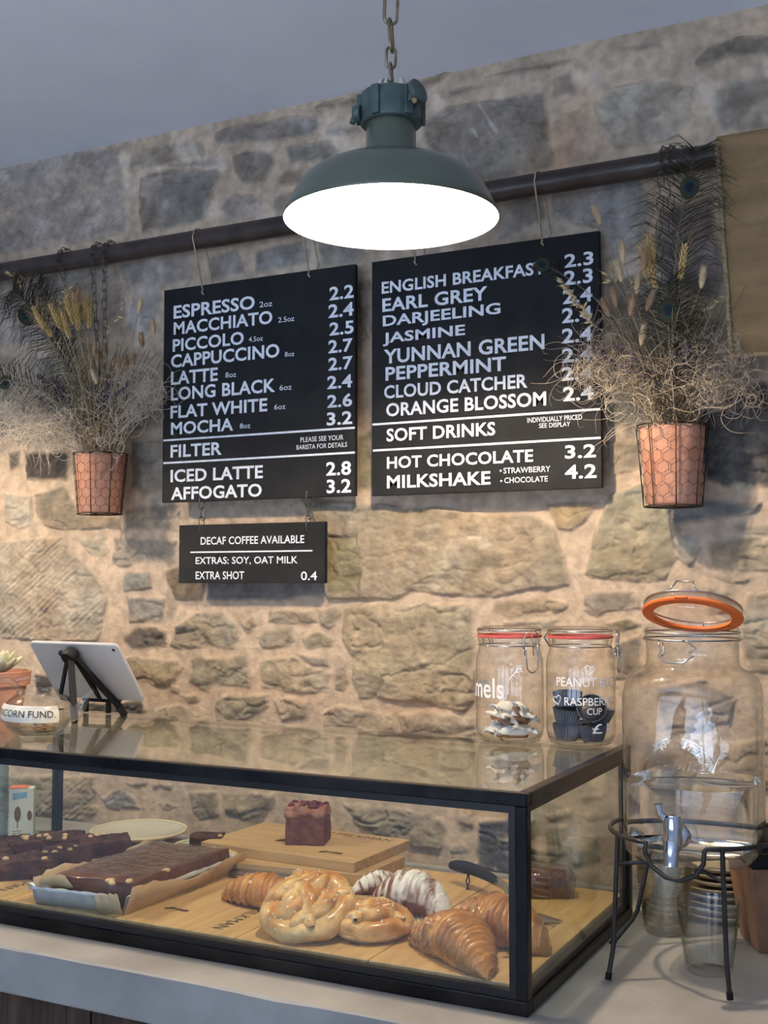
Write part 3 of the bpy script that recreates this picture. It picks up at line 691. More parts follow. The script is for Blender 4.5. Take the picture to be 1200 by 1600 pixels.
for xa in (X0 + .001, X1 - T + .001):
    sx = (xa + (s if xa < -1 else 0), xa + T - .002 - (0 if xa < -1 else s))
    for za, zb in ((Z0 + .017, Z0 + .017 + g), (Z1 - T - g, Z1 - T)): dbox(b, (sx[0], Y0 + T, za), (sx[1], Y1 - T, zb))
    for ya_ in (Y0 + T, Y1 - T - g * .5): dbox(b, (sx[0], ya_, Z0 + .017 + g), (sx[1], ya_ + g * .5, Z1 - T - g))
b.build('gasket', M['gasket'], t)
b = MB(); dbox(b, (X0 + T, Y0 + .0085, Z0 + .020), (X1 - T, Y0 + .0125, Z1 - T)); tag(b.build('front_pane', M['glass'], t), 'front glass pane')
b = MB(); dbox(b, (X1 - .0105, Y0 + T, Z0 + .017), (X1 - .0065, Y1 - T, Z1 - T)); tag(b.build('side_pane', M['glass'], t), 'glass pane at the end by the water dispenser')
b = MB(); dbox(b, (X0 + .0065, Y0 + T, Z0 + .017), (X0 + .0105, Y1 - T, Z1 - T)); tag(b.build('side_pane', M['glass'], t), 'glass pane at the end by the water bottle')
b = MB(); dbox(b, (X0 + T - .002, Y0 + T - .002, Z1 - .0065), (X1 - T + .002, Y1, Z1 - .0015)); tag(b.build('top_pane', M['glass'], t), 'mirror-like top glass pane')
b = MB(); dbox(b, (X0 + T, Y1 - .008, Z1 - .013), (X1 - T, Y1 - .003, Z1 - .0065)); b.build('rear_rail', M['steel'], t)
# ---------------------------------------------------------------- hanging planters with dried flowers
M['terracotta'] = surf('terracotta', (0.40, 0.175, 0.105), (0.56, 0.30, 0.21), 16, 0.85, 0.0005, 150, lo=.3, hi=.7)
M['soil'] = surf('dry_moss_filler', (0.05, 0.035, 0.02), (0.12, 0.09, 0.05), 120, 0.95, 0.004, 80)
def planter(label, pxc, pyc, h, chains):
    c = at_y(pxc, pyc, 2.052); t = thing('hanging_planter', label, 'planter', (c.x, c.y, c.z - h))
    r0, r1 = .046, .0565
    MB().lathe([(0, .001), (r0 - .004, .001), (r0, .006), (r1, h), (r1 - .004, h), (r1 - .006, h - .014), (0, h - .014)], n=40).build('pot', M['terracotta'], t, smooth=True, sharp=45)
    MB().lathe([(r1 - .006, h - .013), (.03, h - .004), (0, h - .002)], n=24).build('filler', M['soil'], t, smooth=True)
    b = MB(); R = lambda z: r0 + .004 + (r1 - r0 + .001) * z / h
    b.ring((0, 0, h + .003), R(h), .0013, 40, 6); b.ring((0, 0, -.002), R(0), .0013, 40, 6)
    for k in range(8):
        a = k * math.pi / 4 + .33; b.tube([(R(z) * math.cos(a) * 1.01, R(z) * math.sin(a) * 1.01, z) for z in (-.002, h * .5, h + .003)], .0011, 6)
    for k in range(2):
        a = k * math.pi / 2 + .33; b.tube([(-R(0) * math.cos(a), -R(0) * math.sin(a), -.0025), (R(0) * math.cos(a), R(0) * math.sin(a), -.0025)], .001, 5)
    b.build('wire_basket', M['wire'], t, smooth=True)
    b = MB(); n = 15; rows = 7; q = h / rows / 1.5        # hexagon netting
    hx = 2 * math.pi / n
    P = lambda a, z: (R(z) * math.cos(a), R(z) * math.sin(a), min(max(z, 0), h))
    for j in range(rows + 1):
        z = j * 1.5 * q; off = (j % 2) * hx / 2
        for i in range(n):
            a = i * hx + off
            if z < h: b.tube([P(a, z), P(a, min(h, z + q * .95))], .00046, 4, cap=False)
            if z + q < h:
                b.tube([P(a, z + q * .95), P(a + hx / 2, z + 1.5 * q)], .00046, 4, cap=False); b.tube([P(a, z + q * .95), P(a - hx / 2, z + 1.5 * q)], .00046, 4, cap=False)
    b.build('wire_netting', M['wire'], t)
    for px, x_end, zlow, L in chains:       # chains looped over the pipe
        p0 = pipe_at(at_y(px, 400, PY).x); b = MB(); r = .0225
        for k in range(5):                   # links wrapped over the pipe
            a = math.pi * (.10 + .2 * k); cc = p0 + Vector((.002 * (k % 2), -math.cos(a) * r * 1.12, math.sin(a) * r * 1.12))
            al = Vector((.1, math.sin(a), math.cos(a))); b.link(cc - t.location, L * .8, .0115, .0011, al, Vector((1, 0, 0)) if k % 2 else Vector((0, -math.cos(a), math.sin(a))), 5)
        top = p0 + Vector((0, -r * 1.1, -.004)); end = Vector((c.x + x_end, c.y - .02, zlow)); n = max(2, int((top - end).length / (L * .72))); d = (end - top) / n
        for k in range(n):
            al = d.normalized(); sd = Vector((1, .3, 0)) if k % 2 else Vector((-.25, 1, 0))
            b.link(top + d * (k + .5) + Vector((.001 * math.sin(k * 2.1), 0, 0)) - t.location, d.length * 1.28, .0105, .0009, al, sd, 5)
        b.build('chain', M['chain'], t, smooth=True)
    return c
CL = planter('terracotta pot in a wire basket hanging beside the coffee menu board', 157, 712, .130, [(103, -.09, 2.33, .036), (155, .02, 2.00, .030), (174, .03, 2.03, .030)])
CR = planter('terracotta pot in a wire basket hanging between the tea menu board and the burlap', 1050, 668, .137, [(1040, -.02, 2.05, .030), (1052, .02, 2.05, .030)])

M['wheat'] = surf('dried_wheat', (0.46, 0.30, 0.10), (0.66, 0.46, 0.19), 60, 0.75)
M['straw'] = surf('dried_straw', (0.27, 0.20, 0.095), (0.46, 0.35, 0.18), 30, 0.8)
M['strawd'] = surf('brown_dried_stem', (0.12, 0.083, 0.042), (0.27, 0.20, 0.105), 30, 0.85)
M['bunny'] = surf('bunny_tail_fluff', (0.52, 0.35, 0.18), (0.70, 0.51, 0.29), 40, 0.95, sheen=.4)
M['bunnyd'] = surf('brown_bunny_tail_fluff', (0.28, 0.155, 0.08), (0.44, 0.27, 0.145), 40, 0.95, sheen=.3)
M['oat'] = surf('dried_oat', (0.50, 0.35, 0.17), (0.66, 0.50, 0.28), 50, 0.7)
M['wisp'] = surf('dim_wispy_grass', (0.25, 0.205, 0.155), (0.40, 0.34, 0.265), 20, 0.9)  # darker copy of the same grass, toned down under the strong lamp
M['wisp_lit'] = surf('lit_wispy_grass', (0.42, 0.36, 0.28), (0.60, 0.53, 0.42), 20, 0.9)  # same grass, colour lightened to make up for weaker lamp light
M['lav'] = surf('dried_lavender', (0.05, 0.035, 0.05), (0.13, 0.095, 0.115), 90, 0.9)
M['barb'] = surf('dark_feather_barb', (0.012, 0.013, 0.010), (0.05, 0.043, 0.022), 14, 0.42, spec=0.5)
M['rachis'] = surf('feather_shaft', (0.20, 0.16, 0.11), (0.30, 0.25, 0.18), 20, 0.5)
def eye_mat():
    mt, nt, b = new_mat('peacock_eye'); L = nt.links.new
    tc = nd(nt, 'ShaderNodeVertexColor'); tc.layer_name = 'Col'; L(tc.outputs[0], b.inputs['Base Color'])
    b.inputs['Roughness'].default_value = .65; b.inputs['Specular IOR Level'].default_value = .2; return mt
M['eye'] = eye_mat()
def root_in(c, R): a = R.uniform(0, 6.28); q = R.uniform(0, .040); return Vector((c.x + q * math.cos(a), c.y + q * math.sin(a), c.z - .012))
def stem_pts(rt, tip, R, bow=.03, n=10):
    mid = (rt + tip) / 2 + Vector((R.uniform(-bow, bow) * .6 + (rt.x - tip.x) * .22, R.uniform(-.01, .01), (tip - rt).length * .06)); return bez(rt, mid, tip, n)
def frame(d):
    d = d.normalized(); u = d.cross(Vector((0, 1, 0))); u = u.normalized() if u.length > 1e-3 else Vector((1, 0, 0)); return d, u, d.cross(u)
def wheat(c, tip, label, group, R):
    rt = root_in(c, R); pts = stem_pts(rt, tip, R); t = thing('wheat_stalk', label, 'dried flower', rt, group=group)
    pl = [p - rt for p in pts]; MB().tube(pl, .0009, 5).build('stem', M['straw'], t, smooth=True)
    d, u, w = frame(pts[-1] - pts[-2]); b = MB(); e0 = pl[-1] - d * .008; Lr = .058
    for k in range(11):
        z = e0 + d * (Lr * k / 11 - .012)
        for j in range(3):
            a = j * 2.094 + k * 1.05; o = u * math.cos(a) + w * math.sin(a); ax = (d * .93 + o * .37).normalized()
            q = Vector((0, 0, 1)).rotation_difference(ax).to_matrix().to_4x4(); s = 1 - .35 * abs(k / 11 - .4)
            b.ball(z + o * .0042 * s, .0024 * s, .002 * s, .0058 * s, 6, 4, q)
            if j < 2: b.tube([z + o * .005, z + o * .007 + ax * .018, z + o * .010 + ax * R.uniform(.030, .045)], [.00035, .0003, .00012], 3, cap=False)
    b.build('ear', M['wheat'], t, smooth=True); return t
def bunny(c, tip, label, group, R, dark=False, L=.033, r=.0058, dirv=None):
    rt = root_in(c, R); pts = stem_pts(rt, tip, R, .05); t = thing('bunny_tail_grass', label, 'dried flower', rt, group=group)
    pl = [p - rt for p in pts]; MB().tube(pl, .0007, 4).build('stem', M['straw'], t, smooth=True)
    d, u, w = frame(dirv or (pts[-1] - pts[-2])); b = MB(); q = Vector((0, 0, 1)).rotation_difference(d).to_matrix().to_4x4()
    b.ball(pl[-1] + d * L * .35, r * .85, r * .85, L * .55, 8, 6, q)
    for k in range(150):
        a = R.uniform(0, 6.28); s = R.uniform(-.95, .95); o = (u * math.cos(a) + w * math.sin(a)); base = pl[-1] + d * (L * .35 + s * L * .5) + o * r * .7 * math.sqrt(1 - s * s * .9)
        b.tube([base, base + (o * .42 + d * .9) * R.uniform(.005, .009)], [.00045, .0001], 3, cap=False)
    b.build('seed_head', M['bunnyd' if dark else 'bunny'], t, smooth=True); return t
def oat(c, pxs, label, R, group=None, n=14, dense=1.0):
    """an oat sprig whose seeds trail between two photo points"""
    (xa, ya), (xb, yb) = pxs; y = c.y - .02; A = at_y(xa, ya, y); B = at_y(xb, yb, y); rt = root_in(c, R)
    t = thing('oat_sprig', label, 'dried flower', rt, group=group); pts = stem_pts(rt, A, R) + [A * .5 + B * .5 + Vector((0, 0, .004)), B]
    pl = [p - rt for p in pts]; MB().tube(pl, .0008, 4).build('stem', M['straw'], t, smooth=True); b = MB()
    for k in range(n):
        s = k / (n - 1); p = (A * (1 - s) + B * s) - rt; o = Vector((R.uniform(-1, 1), R.uniform(-1, 1), R.uniform(-.8, .5))).normalized(); e = p + o * R.uniform(.006, .016) / dense
        b.tube([p, (p + e) / 2 + Vector((0, 0, .003)), e], .0003, 3, cap=False); ax = (o + (B - A).normalized() + Vector((0, 0, -.4))).normalized()
        q = Vector((0, 0, 1)).rotation_difference(ax).to_matrix().to_4x4(); b.ball(e, .0026, .0022, .0065, 6, 4, q); b.tube([e, e + ax * .014], [.0006, .0001], 3, cap=False)
    b.build('seeds', M['oat'], t, smooth=True); return t
def feather(c, path, eye, label, R, barbs=(.25, 1.0), L=.045, n=60, er=.017, eyetilt=0.0, curl=.3, y=None, flat=None):
    """path: photo points from the pot to the tip; eye: photo point"""
    y = y or c.y - .045; rt = Vector((c.x + R.uniform(-.02, .02), c.y - .01, c.z - .012)); P = [rt] + [at_y(a, b_, y) for a, b_ in path]
    t = thing('peacock_feather', label, 'feather', rt); sp = []
    for i in range(len(P) - 1):      # smooth
        p0, p1, p2, p3 = P[max(i - 1, 0)], P[i], P[i + 1], P[min(i + 2, len(P) - 1)]
        for k in range(10):
            s = k / 10; sp.append(.5 * ((2 * p1) + (p2 - p0) * s + (2 * p0 - 5 * p1 + 4 * p2 - p3) * s * s + (3 * p1 - p0 - 3 * p2 + p3) * s ** 3))
    sp.append(P[-1]); sl = [p - rt for p in sp]; N = len(sl)
    MB().tube(sl, [.0012 * (1 - .75 * i / N) for i in range(N)], 5).build('shaft', M['rachis'], t, smooth=True); b = MB()
    for k in range(n):
        s = barbs[0] + (barbs[1] - barbs[0]) * k / n; i = min(int(s * (N - 1)), N - 2); p = sl[i].lerp(sl[i + 1], s * (N - 1) - i); d, u, w = frame(sl[i + 1] - sl[i])
        ll = L * R.uniform(.7, 1.15) * (0.55 + .45 * math.sin(math.pi * min(1, k / n * 1.1)))
        for sg in (-1, 1):
            for rep in range(1):
                o = u * sg + w * R.uniform(-.5, .5); q0 = R.uniform(-.15, .2); pts = [p + Vector((0, 0, 0)), p + (o * .45 + d * (.35 + q0)) * ll * .6, p + (o * .9 + d * (.5 + q0)) * ll, p + (o * 1.25 + d * (.35 - curl * R.random() + q0)) * ll * 1.12]
                b.tube(bez(pts[0], pts[1], pts[2], 4) + [pts[3]], [.0009, .0009, .0008, .0007, .0002], 3, cap=False)
    b.build('barbs', M['barb'], t)
    if eye:
        E = at_y(eye[0], eye[1], y - .004) - rt; b = MB(); i = min(range(N), key=lambda i: (sl[i] - E).length); d, u, w = frame(sl[min(i + 1, N - 1)] - sl[max(i - 1, 0)])
        if w.y > 0: w = -w
        if flat: w = Vector(flat).normalized(); u = d.cross(w).normalized()
        rings = [(0, (.004, .005, .012)), (.38, (.005, .007, .018)), (.50, (.008, .035, .035)), (.62, (.008, .045, .03)), (.68, (.045, .028, .010)), (.84, (.028, .022, .009)), (.91, (.035, .045, .014)), (1.0, (.012, .014, .006))]
        vs = []; cs = []
        for rr, col in rings:
            for k in range(28):
                a = 2 * math.pi * k / 28; rz = 1.18 - .18 * math.sin(a); vs.append(E + (u * math.cos(a) * rr + d * (math.sin(a) * rr * rz - (.10 * (1 - rr)))) * er + w * .0015 * (1 - rr)); cs.append(col)
        o = len(b.v); fs = [(r * 28 + k, r * 28 + (k + 1) % 28, (r + 1) * 28 + (k + 1) % 28, (r + 1) * 28 + k) for r in range(len(rings) - 1) for k in range(28)]
        back = len(vs); vs += [E - w * .0015 + (u * math.cos(2 * math.pi * k / 28) + d * math.sin(2 * math.pi * k / 28)) * er * .95 for k in range(28)]; cs += [(.03, .03, .015)] * 28
        fs += [((len(rings) - 1) * 28 + k, (len(rings) - 1) * 28 + (k + 1) % 28, back + (k + 1) % 28, back + k) for k in range(28)] + [tuple(back + k for k in range(28))]
        b.v += vs; b.f += [tuple(q + o for q in f) for f in fs]; b.c += cs
        b.build('eye', M['eye'], t, smooth=True, colors=True)
    return t
def wisps(c, blobs, label, R, n=220, mt='wisp'):
    """pale curling grass: blobs are (px, py, spread px, share)"""
    b = MB()
    for bx, by, sr, sh in blobs:
        for k in range(int(n * sh)):
            a = R.uniform(0, 6.28); q = sr * math.sqrt(R.random()); tp = at_y(bx + q * math.cos(a), by + q * .8 * math.sin(a), c.y + R.uniform(-.075, .02))
            rt = root_in(c, R)
            if k % 6 == 0:                        # the stalks that carry the cloud
                b.tube(stem_pts(rt, tp, R, .03, 8), [.0008, .0008, .0007, .0007, .0006, .0005, .0004, .0002], 3, cap=False); continue
            p = tp; pts = [p]; out = (tp - rt).normalized(); d = (out * .6 + Vector((R.uniform(-1, 1), R.uniform(-.6, .6), R.uniform(-1, .8)))).normalized()
            axis = Vector((R.uniform(-.3, .3), R.choice((-1, 1)), R.uniform(-.3, .3))).normalized(); turn = R.uniform(.10, .55)
            for i in range(16):
                turn = max(-.8, min(.8, turn + R.uniform(-.16, .16))); d = (Matrix.Rotation(turn, 3, axis) @ d + Vector((0, R.uniform(-.12, .12), 0))).normalized()
                q_ = pts[-1] + d * R.uniform(.0045, .0085); q_.y = min(q_.y, W - .032); pts.append(q_)
            b.tube(pts, [.0003] + [.00045] * 9 + [.0004] * 4 + [.0002] * 3, 3, cap=False)
    return tag(b.build('wispy_grass', M[mt], None), label, 'dried grass', kind='stuff')
def straws(c, fan, label, R, n=90):
    b = MB()
    for k in range(n):
        a = R.uniform(*fan); Ls = R.uniform(.10, .27); rt = root_in(c, R); tip = rt + Vector((math.sin(a) * Ls, R.uniform(-.06, .02), math.cos(a) * Ls)); b.tube(stem_pts(rt, tip, R, .02, 6), .0008, 4, cap=False)
    return tag(b.build('dried_stems', M['strawd'], None), label, 'dried grass', kind='stuff')
def lavender(c, tip, label, group, R):
    rt = root_in(c, R); pts = stem_pts(rt, tip, R, .02); t = thing('lavender_sprig', label, 'dried flower', rt, group=group); pl = [p - rt for p in pts]
    MB().tube(pl, .0007, 4).build('stem', M['strawd'], t, smooth=True); b = MB(); d, u, w = frame(pl[-1] - pl[-2])
    for k in range(40):
        s = R.uniform(-.045, .004); a = R.uniform(0, 6.28); b.ball(pl[-1] + d * s + (u * math.cos(a) + w * math.sin(a)) * R.uniform(.001, .006), .0022, .0018, .0026, 5, 3)
    b.build('flower_spike', M['lav'], t, smooth=True); return t
R = random.Random(21); yl = lambda: CL.y + R.uniform(-.085, -.03); yr = lambda: CR.y + R.uniform(-.095, -.05)
gw = 'dried stalks in the planter by the coffee board'
for px, py in ((62, 500), (72, 512), (88, 498), (98, 506), (110, 490), (117, 482), (126, 484), (134, 488), (139, 496), (104, 512), (121, 500)):
    wheat(CL, at_y(px, py, yl()), 'golden dried wheat ear in the planter beside the coffee menu board', 'wheat ears beside the coffee board', R)
for px, py, dk in ((217, 478, 0), (240, 512, 0), (222, 532, 1), (185, 570, 1), (197, 566, 1), (208, 564, 1), (152, 560, 1), (150, 588, 0), (148, 545, 1), (165, 548, 1), (120, 460, 1)):
    dv = Vector((R.uniform(-.25, .25), 0, 1)) if py != 588 else Vector((-.25, -.2, .95))
    bunny(CL, at_y(px, py + 8, yl()), 'brown dried bunny tail seed head in the planter beside the coffee menu board' if dk else 'sandy dried bunny tail seed head in the planter beside the coffee menu board', 'brown bunny tails beside the coffee board' if dk else 'sandy bunny tails beside the coffee board', R, dk, dirv=dv)
oat(CL, ((38, 445), (14, 428)), 'pale oat sprig at the upper tip of the bouquet by the coffee board', R)
oat(CL, ((98, 480), (106, 448)), 'pale oat sprig standing under the hooked chain by the coffee board', R)
oat(CL, ((168, 520), (195, 474)), 'thin straw coloured oat sprig leaning towards the coffee board', R, n=6, dense=2.5)
feather(CL, [(125, 620), (85, 540), (45, 478), (20, 452)], (40, 490), 'peacock feather with a large dark brown eye beside the coffee board', R, (.35, 1), .062, 110, .024, y=CL.y - .03)
feather(CL, [(130, 670), (80, 620), (20, 596), (-25, 590)], (8, 598), 'peacock feather with a green eye reaching the left frame edge', R, (.40, 1), .045, 70, .017, y=CL.y - .05)
feather(CL, [(140, 640), (110, 560), (85, 490), (60, 440)], None, 'dark stripped feather behind the wheat ears by the coffee board', R, (.3, 1), .040, 80, y=CL.y - .01)
for px, py in ((58, 585), (70, 600), (82, 592), (92, 610), (60, 620), (150, 600), (160, 612), (168, 600), (155, 630), (200, 600), (210, 590)):
    lavender(CL, at_y(px, py, yl()), 'dark dried lavender sprig in the planter beside the coffee menu board', 'lavender beside the coffee board', R)
straws(CL, (-.75, .55), 'brown dried stems fanning from the pot beside the coffee board', R, 230)
wisps(CL, [(50, 640, 62, .42), (95, 660, 50, .2), (205, 620, 45, .28), (150, 680, 40, .1)], 'cloud of pale wispy grass around the bouquet by the coffee board', R, 1050, 'wisp_lit')

for px, py in ((1018, 385), (1066, 400), (1008, 400), (1020, 420)):
    wheat(CR, at_y(px, py + 14, yr()), 'dried wheat ear in the planter between tea board and burlap', 'wheat ears beside the burlap', R)
for px, py, dk, sx in ((936, 335, 0, -.35), (974, 395, 0, -.1), (970, 425, 0, -.2), (995, 445, 0, .1), (962, 465, 1, -.2), (985, 478, 1, .2), (1012, 470, 1, .4), (1002, 525, 0, .15), (1096, 435, 0, .15), (1006, 405, 1, .05), (950, 480, 1, -.4)):
    bunny(CR, at_y(px, py + 10, yr()), 'brown dried bunny tail seed head in the planter by the burlap' if dk else 'sandy dried bunny tail seed head in the planter by the burlap', 'brown bunny tails beside the burlap' if dk else 'sandy bunny tails beside the burlap', R, dk, L=.036, r=.0062, dirv=Vector((sx, 0, 1)))
oat(CR, ((925, 505), (880, 440)), 'large golden oat sprig hanging in front of the tea prices', R, n=34, dense=1.5)
oat(CR, ((960, 440), (950, 412)), 'small pale oat sprig just right of the tea prices', R, n=9)
oat(CR, ((985, 450), (1005, 420)), 'pale oat sprig in the middle of the bouquet by the burlap', R, n=16)
oat(CR, ((1085, 500), (1124, 465)), 'pale beaded sprig touching the burlap edge', R, n=12, dense=1.6)
feather(CR, [(1052, 600), (1050, 500), (1058, 380), (1074, 290), (1088, 235)], (1078, 291), 'tall peacock feather with its eye in front of the iron pipe', R, (.30, 1), .066, 92, .017)
feather(CR, [(1052, 620), (1046, 540), (1044, 480), (1042, 440)], (1044, 483), 'shorter peacock feather with a dark eye in the middle of the burlap side bouquet', R, (.10, 1), .052, 70, .018, y=CR.y - .065)
feather(CR, [(1010, 560), (945, 480), (880, 430), (838, 408)], (846, 413), 'peacock feather leaning over the word breakfast on the tea board', R, (.78, 1), .018, 12, .0135, y=CR.y - .03)
for px, py in ((935, 545), (950, 560), (962, 540), (975, 570), (985, 550), (1000, 580), (1075, 540)):
    lavender(CR, at_y(px, py, yr()), 'dark dried lavender sprig in the planter by the burlap', 'lavender beside the burlap', R)
straws(CR, (-.6, .5), 'brown dried stems fanning from the pot beside the burlap', R, 200)
wisps(CR, [(950, 570, 55, .3), (1105, 575, 62, .42), (1130, 600, 60, .12), (1010, 620, 60, .16)], 'cloud of pale wispy grass around the bouquet by the burlap', R, 900)

# burlap draped over the end of the pipe
def burlap_mat():
    mt, nt, b = new_mat('burlap'); L = nt.links.new; tc = nd(nt, 'ShaderNodeTexCoord')
    w1 = nd(nt, 'ShaderNodeTexWave', Scale=150.0, Distortion=1.2, Detail=2.0); w1.bands_direction = 'X'; w2 = nd(nt, 'ShaderNodeTexWave', Scale=150.0, Distortion=1.2, Detail=2.0); w2.bands_direction = 'Z'
    no = nd(nt, 'ShaderNodeTexNoise', Scale=5.0, Detail=6.0); mp = nd(nt, 'ShaderNodeMapping'); mp.inputs['Scale'].default_value = (1, 1, 6); L(tc.outputs['Object'], mp.inputs[0]); L(mp.outputs[0], no.inputs['Vector'])
    L(tc.outputs['Object'], w1.inputs['Vector']); L(tc.outputs['Object'], w2.inputs['Vector']); ad = nd(nt, 'ShaderNodeMath', _operation='MULTIPLY'); L(w1.outputs[1], ad.inputs[0]); L(w2.outputs[1], ad.inputs[1])
    rp = nd(nt, 'ShaderNodeValToRGB'); rp.color_ramp.elements[0].color = (0.26, 0.17, 0.085, 1); rp.color_ramp.elements[1].color = (0.68, 0.48, 0.26, 1); L(ad.outputs[0], rp.inputs[0])
    r2 = nd(nt, 'ShaderNodeValToRGB'); r2.color_ramp.elements[0].color = (0.7, 0.68, 0.65, 1); r2.color_ramp.elements[1].color = (1.15, 1.12, 1.1, 1); r2.color_ramp.elements[0].position = .3; r2.color_ramp.elements[1].position = .7; L(no.outputs[0], r2.inputs[0])
    mx = nd(nt, 'ShaderNodeMix', _data_type='RGBA', _blend_type='MULTIPLY'); mx.inputs[0].default_value = 1; L(rp.outputs[0], mx.inputs[6]); L(r2.outputs[0], mx.inputs[7]); L(mx.outputs[2], b.inputs['Base Color'])
    b.inputs['Roughness'].default_value = .95; b.inputs['Specular IOR Level'].default_value = .1; bp = nd(nt, 'ShaderNodeBump', Strength=1.0, Distance=.0012); L(ad.outputs[0], bp.inputs['Height']); L(bp.outputs[0], b.inputs['Normal']); return mt
M['burlap'] = burlap_mat()
M['cord'] = surf('jute_hem_cord', (0.22, 0.155, 0.08), (0.40, 0.30, 0.17), 160, 0.95, .0006, 500)
yb_ = PY - .030; TL = at_y(1117, 232, yb_); BLc = at_y(1141, 560, yb_ - .03); XR = .42
t = thing('burlap_hanging', 'brown burlap cloth draped over the pipe end at the right edge', 'cloth', (TL.x + .3, yb_, BLc.z))
def cloth(u, v, off=0.0):       # u across, v from bottom (0) to the pipe (1) and over it (to 1.35)
    xl = BLc.x + (TL.x - BLc.x) * min(v, 1.0); x = xl + (XR - xl) * u; pz = pipe_at(x).z
    if v <= 1: z = BLc.z - .010 * u + (pz + .006 - BLc.z + .010 * u) * v; y = PY - .025 - .035 * (1 - v) - .006 * math.sin(u * 9 + v * 2) * (1 - v) - .004 * math.sin(v * 14 + u * 3) * (1 - v)
    else:
        a = (v - 1) / .35 * math.pi; z = pz + .006 + math.sin(a) * .024; y = PY - math.cos(a) * .025
        if a > 2.6: z = pz - .0 - (a - 2.6) * .1; y = PY + .024
    return Vector((x, y + off, z)) - t.location
b = MB(); nu, nv = 40, 60; g = [[cloth(i / nu, j / nv * 1.33) for i in range(nu + 1)] for j in range(nv + 1)]
vs = [p for r in g for p in r]; k = nu + 1; fs = [(j * k + i, j * k + i + 1, (j + 1) * k + i + 1, (j + 1) * k + i) for j in range(nv) for i in range(nu)]
b.add(vs, fs); o = b.build('cloth', M['burlap'], t, smooth=True); so = o.modifiers.new('thick', 'SOLIDIFY'); so.thickness = .0025; so.offset = 0
b = MB(); edge = [cloth(0.004, v / 30, -.003) for v in range(31)][::-1] + [cloth(u / 30, 0.006, -.003) for u in range(31)]; b.tube(edge, .0042, 8)
for i in range(0, 44):
    p = cloth(.0, i / 44 * 1.0, -.004); p2 = cloth(.010, i / 44, -.004); b.tube([p, (p + p2) / 2 + Vector((0, -.005, .003)), p2], .0011, 4)
b.build('hem', M['cord'], t, smooth=True)
# ---------------------------------------------------------------- things on top of the display case and at its right
M['jar'] = clear('jar_glass', (0.985, 0.992, 0.988), (0.34, 0.38, 0.36), 3.2, refl=.045, wav=.0010, wscale=22)
M['glassw'] = clear('tumbler_glass', (0.988, 0.993, 0.989), (0.60, 0.63, 0.60), 2.6, refl=.06)
M['teaglass'] = clear('teapot_glass', (0.988, 0.993, 0.988), (0.46, 0.50, 0.46), 2.4, refl=.09)
M['steelw'] = surf('bright_steel_wire', (0.45, 0.44, 0.42), None, rough=.25, metal=1.0)
M['chrome'] = surf('chrome', (0.62, 0.63, 0.66), None, rough=.07, metal=1.0)
M['seal'] = surf('red_rubber_seal', (0.46, 0.065, 0.06), (0.54, 0.10, 0.09), 30, .45, sss=.05)
M['seal2'] = surf('orange_rubber_seal', (0.80, 0.135, 0.02), (0.88, 0.18, 0.03), 30, .45)
M['pen'] = surf('white_chalk_pen', (0.85, 0.86, 0.86), None, rough=.8)
M['blackplastic'] = surf('black_plastic', (0.010, 0.010, 0.011), None, rough=.55, spec=.22)
M['blackwire'] = surf('black_powder_coated_wire', (0.010, 0.010, 0.010), (0.02, 0.02, 0.02), 60, .45)
def facing(c):      # horizontal directions at c: towards the camera, and screen right
    d = Vector((-c[0], -c[1], 0)).normalized(); return d, Vector((-d.y, d.x, 0))
def on_cyl(c, R, th, z): d, r = facing(c); return (d * math.cos(th) + r * math.sin(th)) * R + Vector((0, 0, z))
def cyl_text(b, key, c, R, th0, th1, z0, z1):
    P, Fc, _ = TXT[key]; b.add([on_cyl(c, R, th0 + (th1 - th0) * x, z0 + (z1 - z0) * y) for x, y in P], Fc)
def heart(b, c, R, th, z, s, rot=0.0, r=.0007):
    pts = []
    for k in range(22):
        a = 2 * math.pi * k / 22; x = 16 * math.sin(a) ** 3 / 17; y = (13 * math.cos(a) - 5 * math.cos(2 * a) - 2 * math.cos(3 * a) - math.cos(4 * a)) / 17
        x, y = x * math.cos(rot) - y * math.sin(rot), x * math.sin(rot) + y * math.cos(rot); pts.append(on_cyl(c, R, th + x * s / R, z + y * s))
    b.tube(pts, r, 4, True)
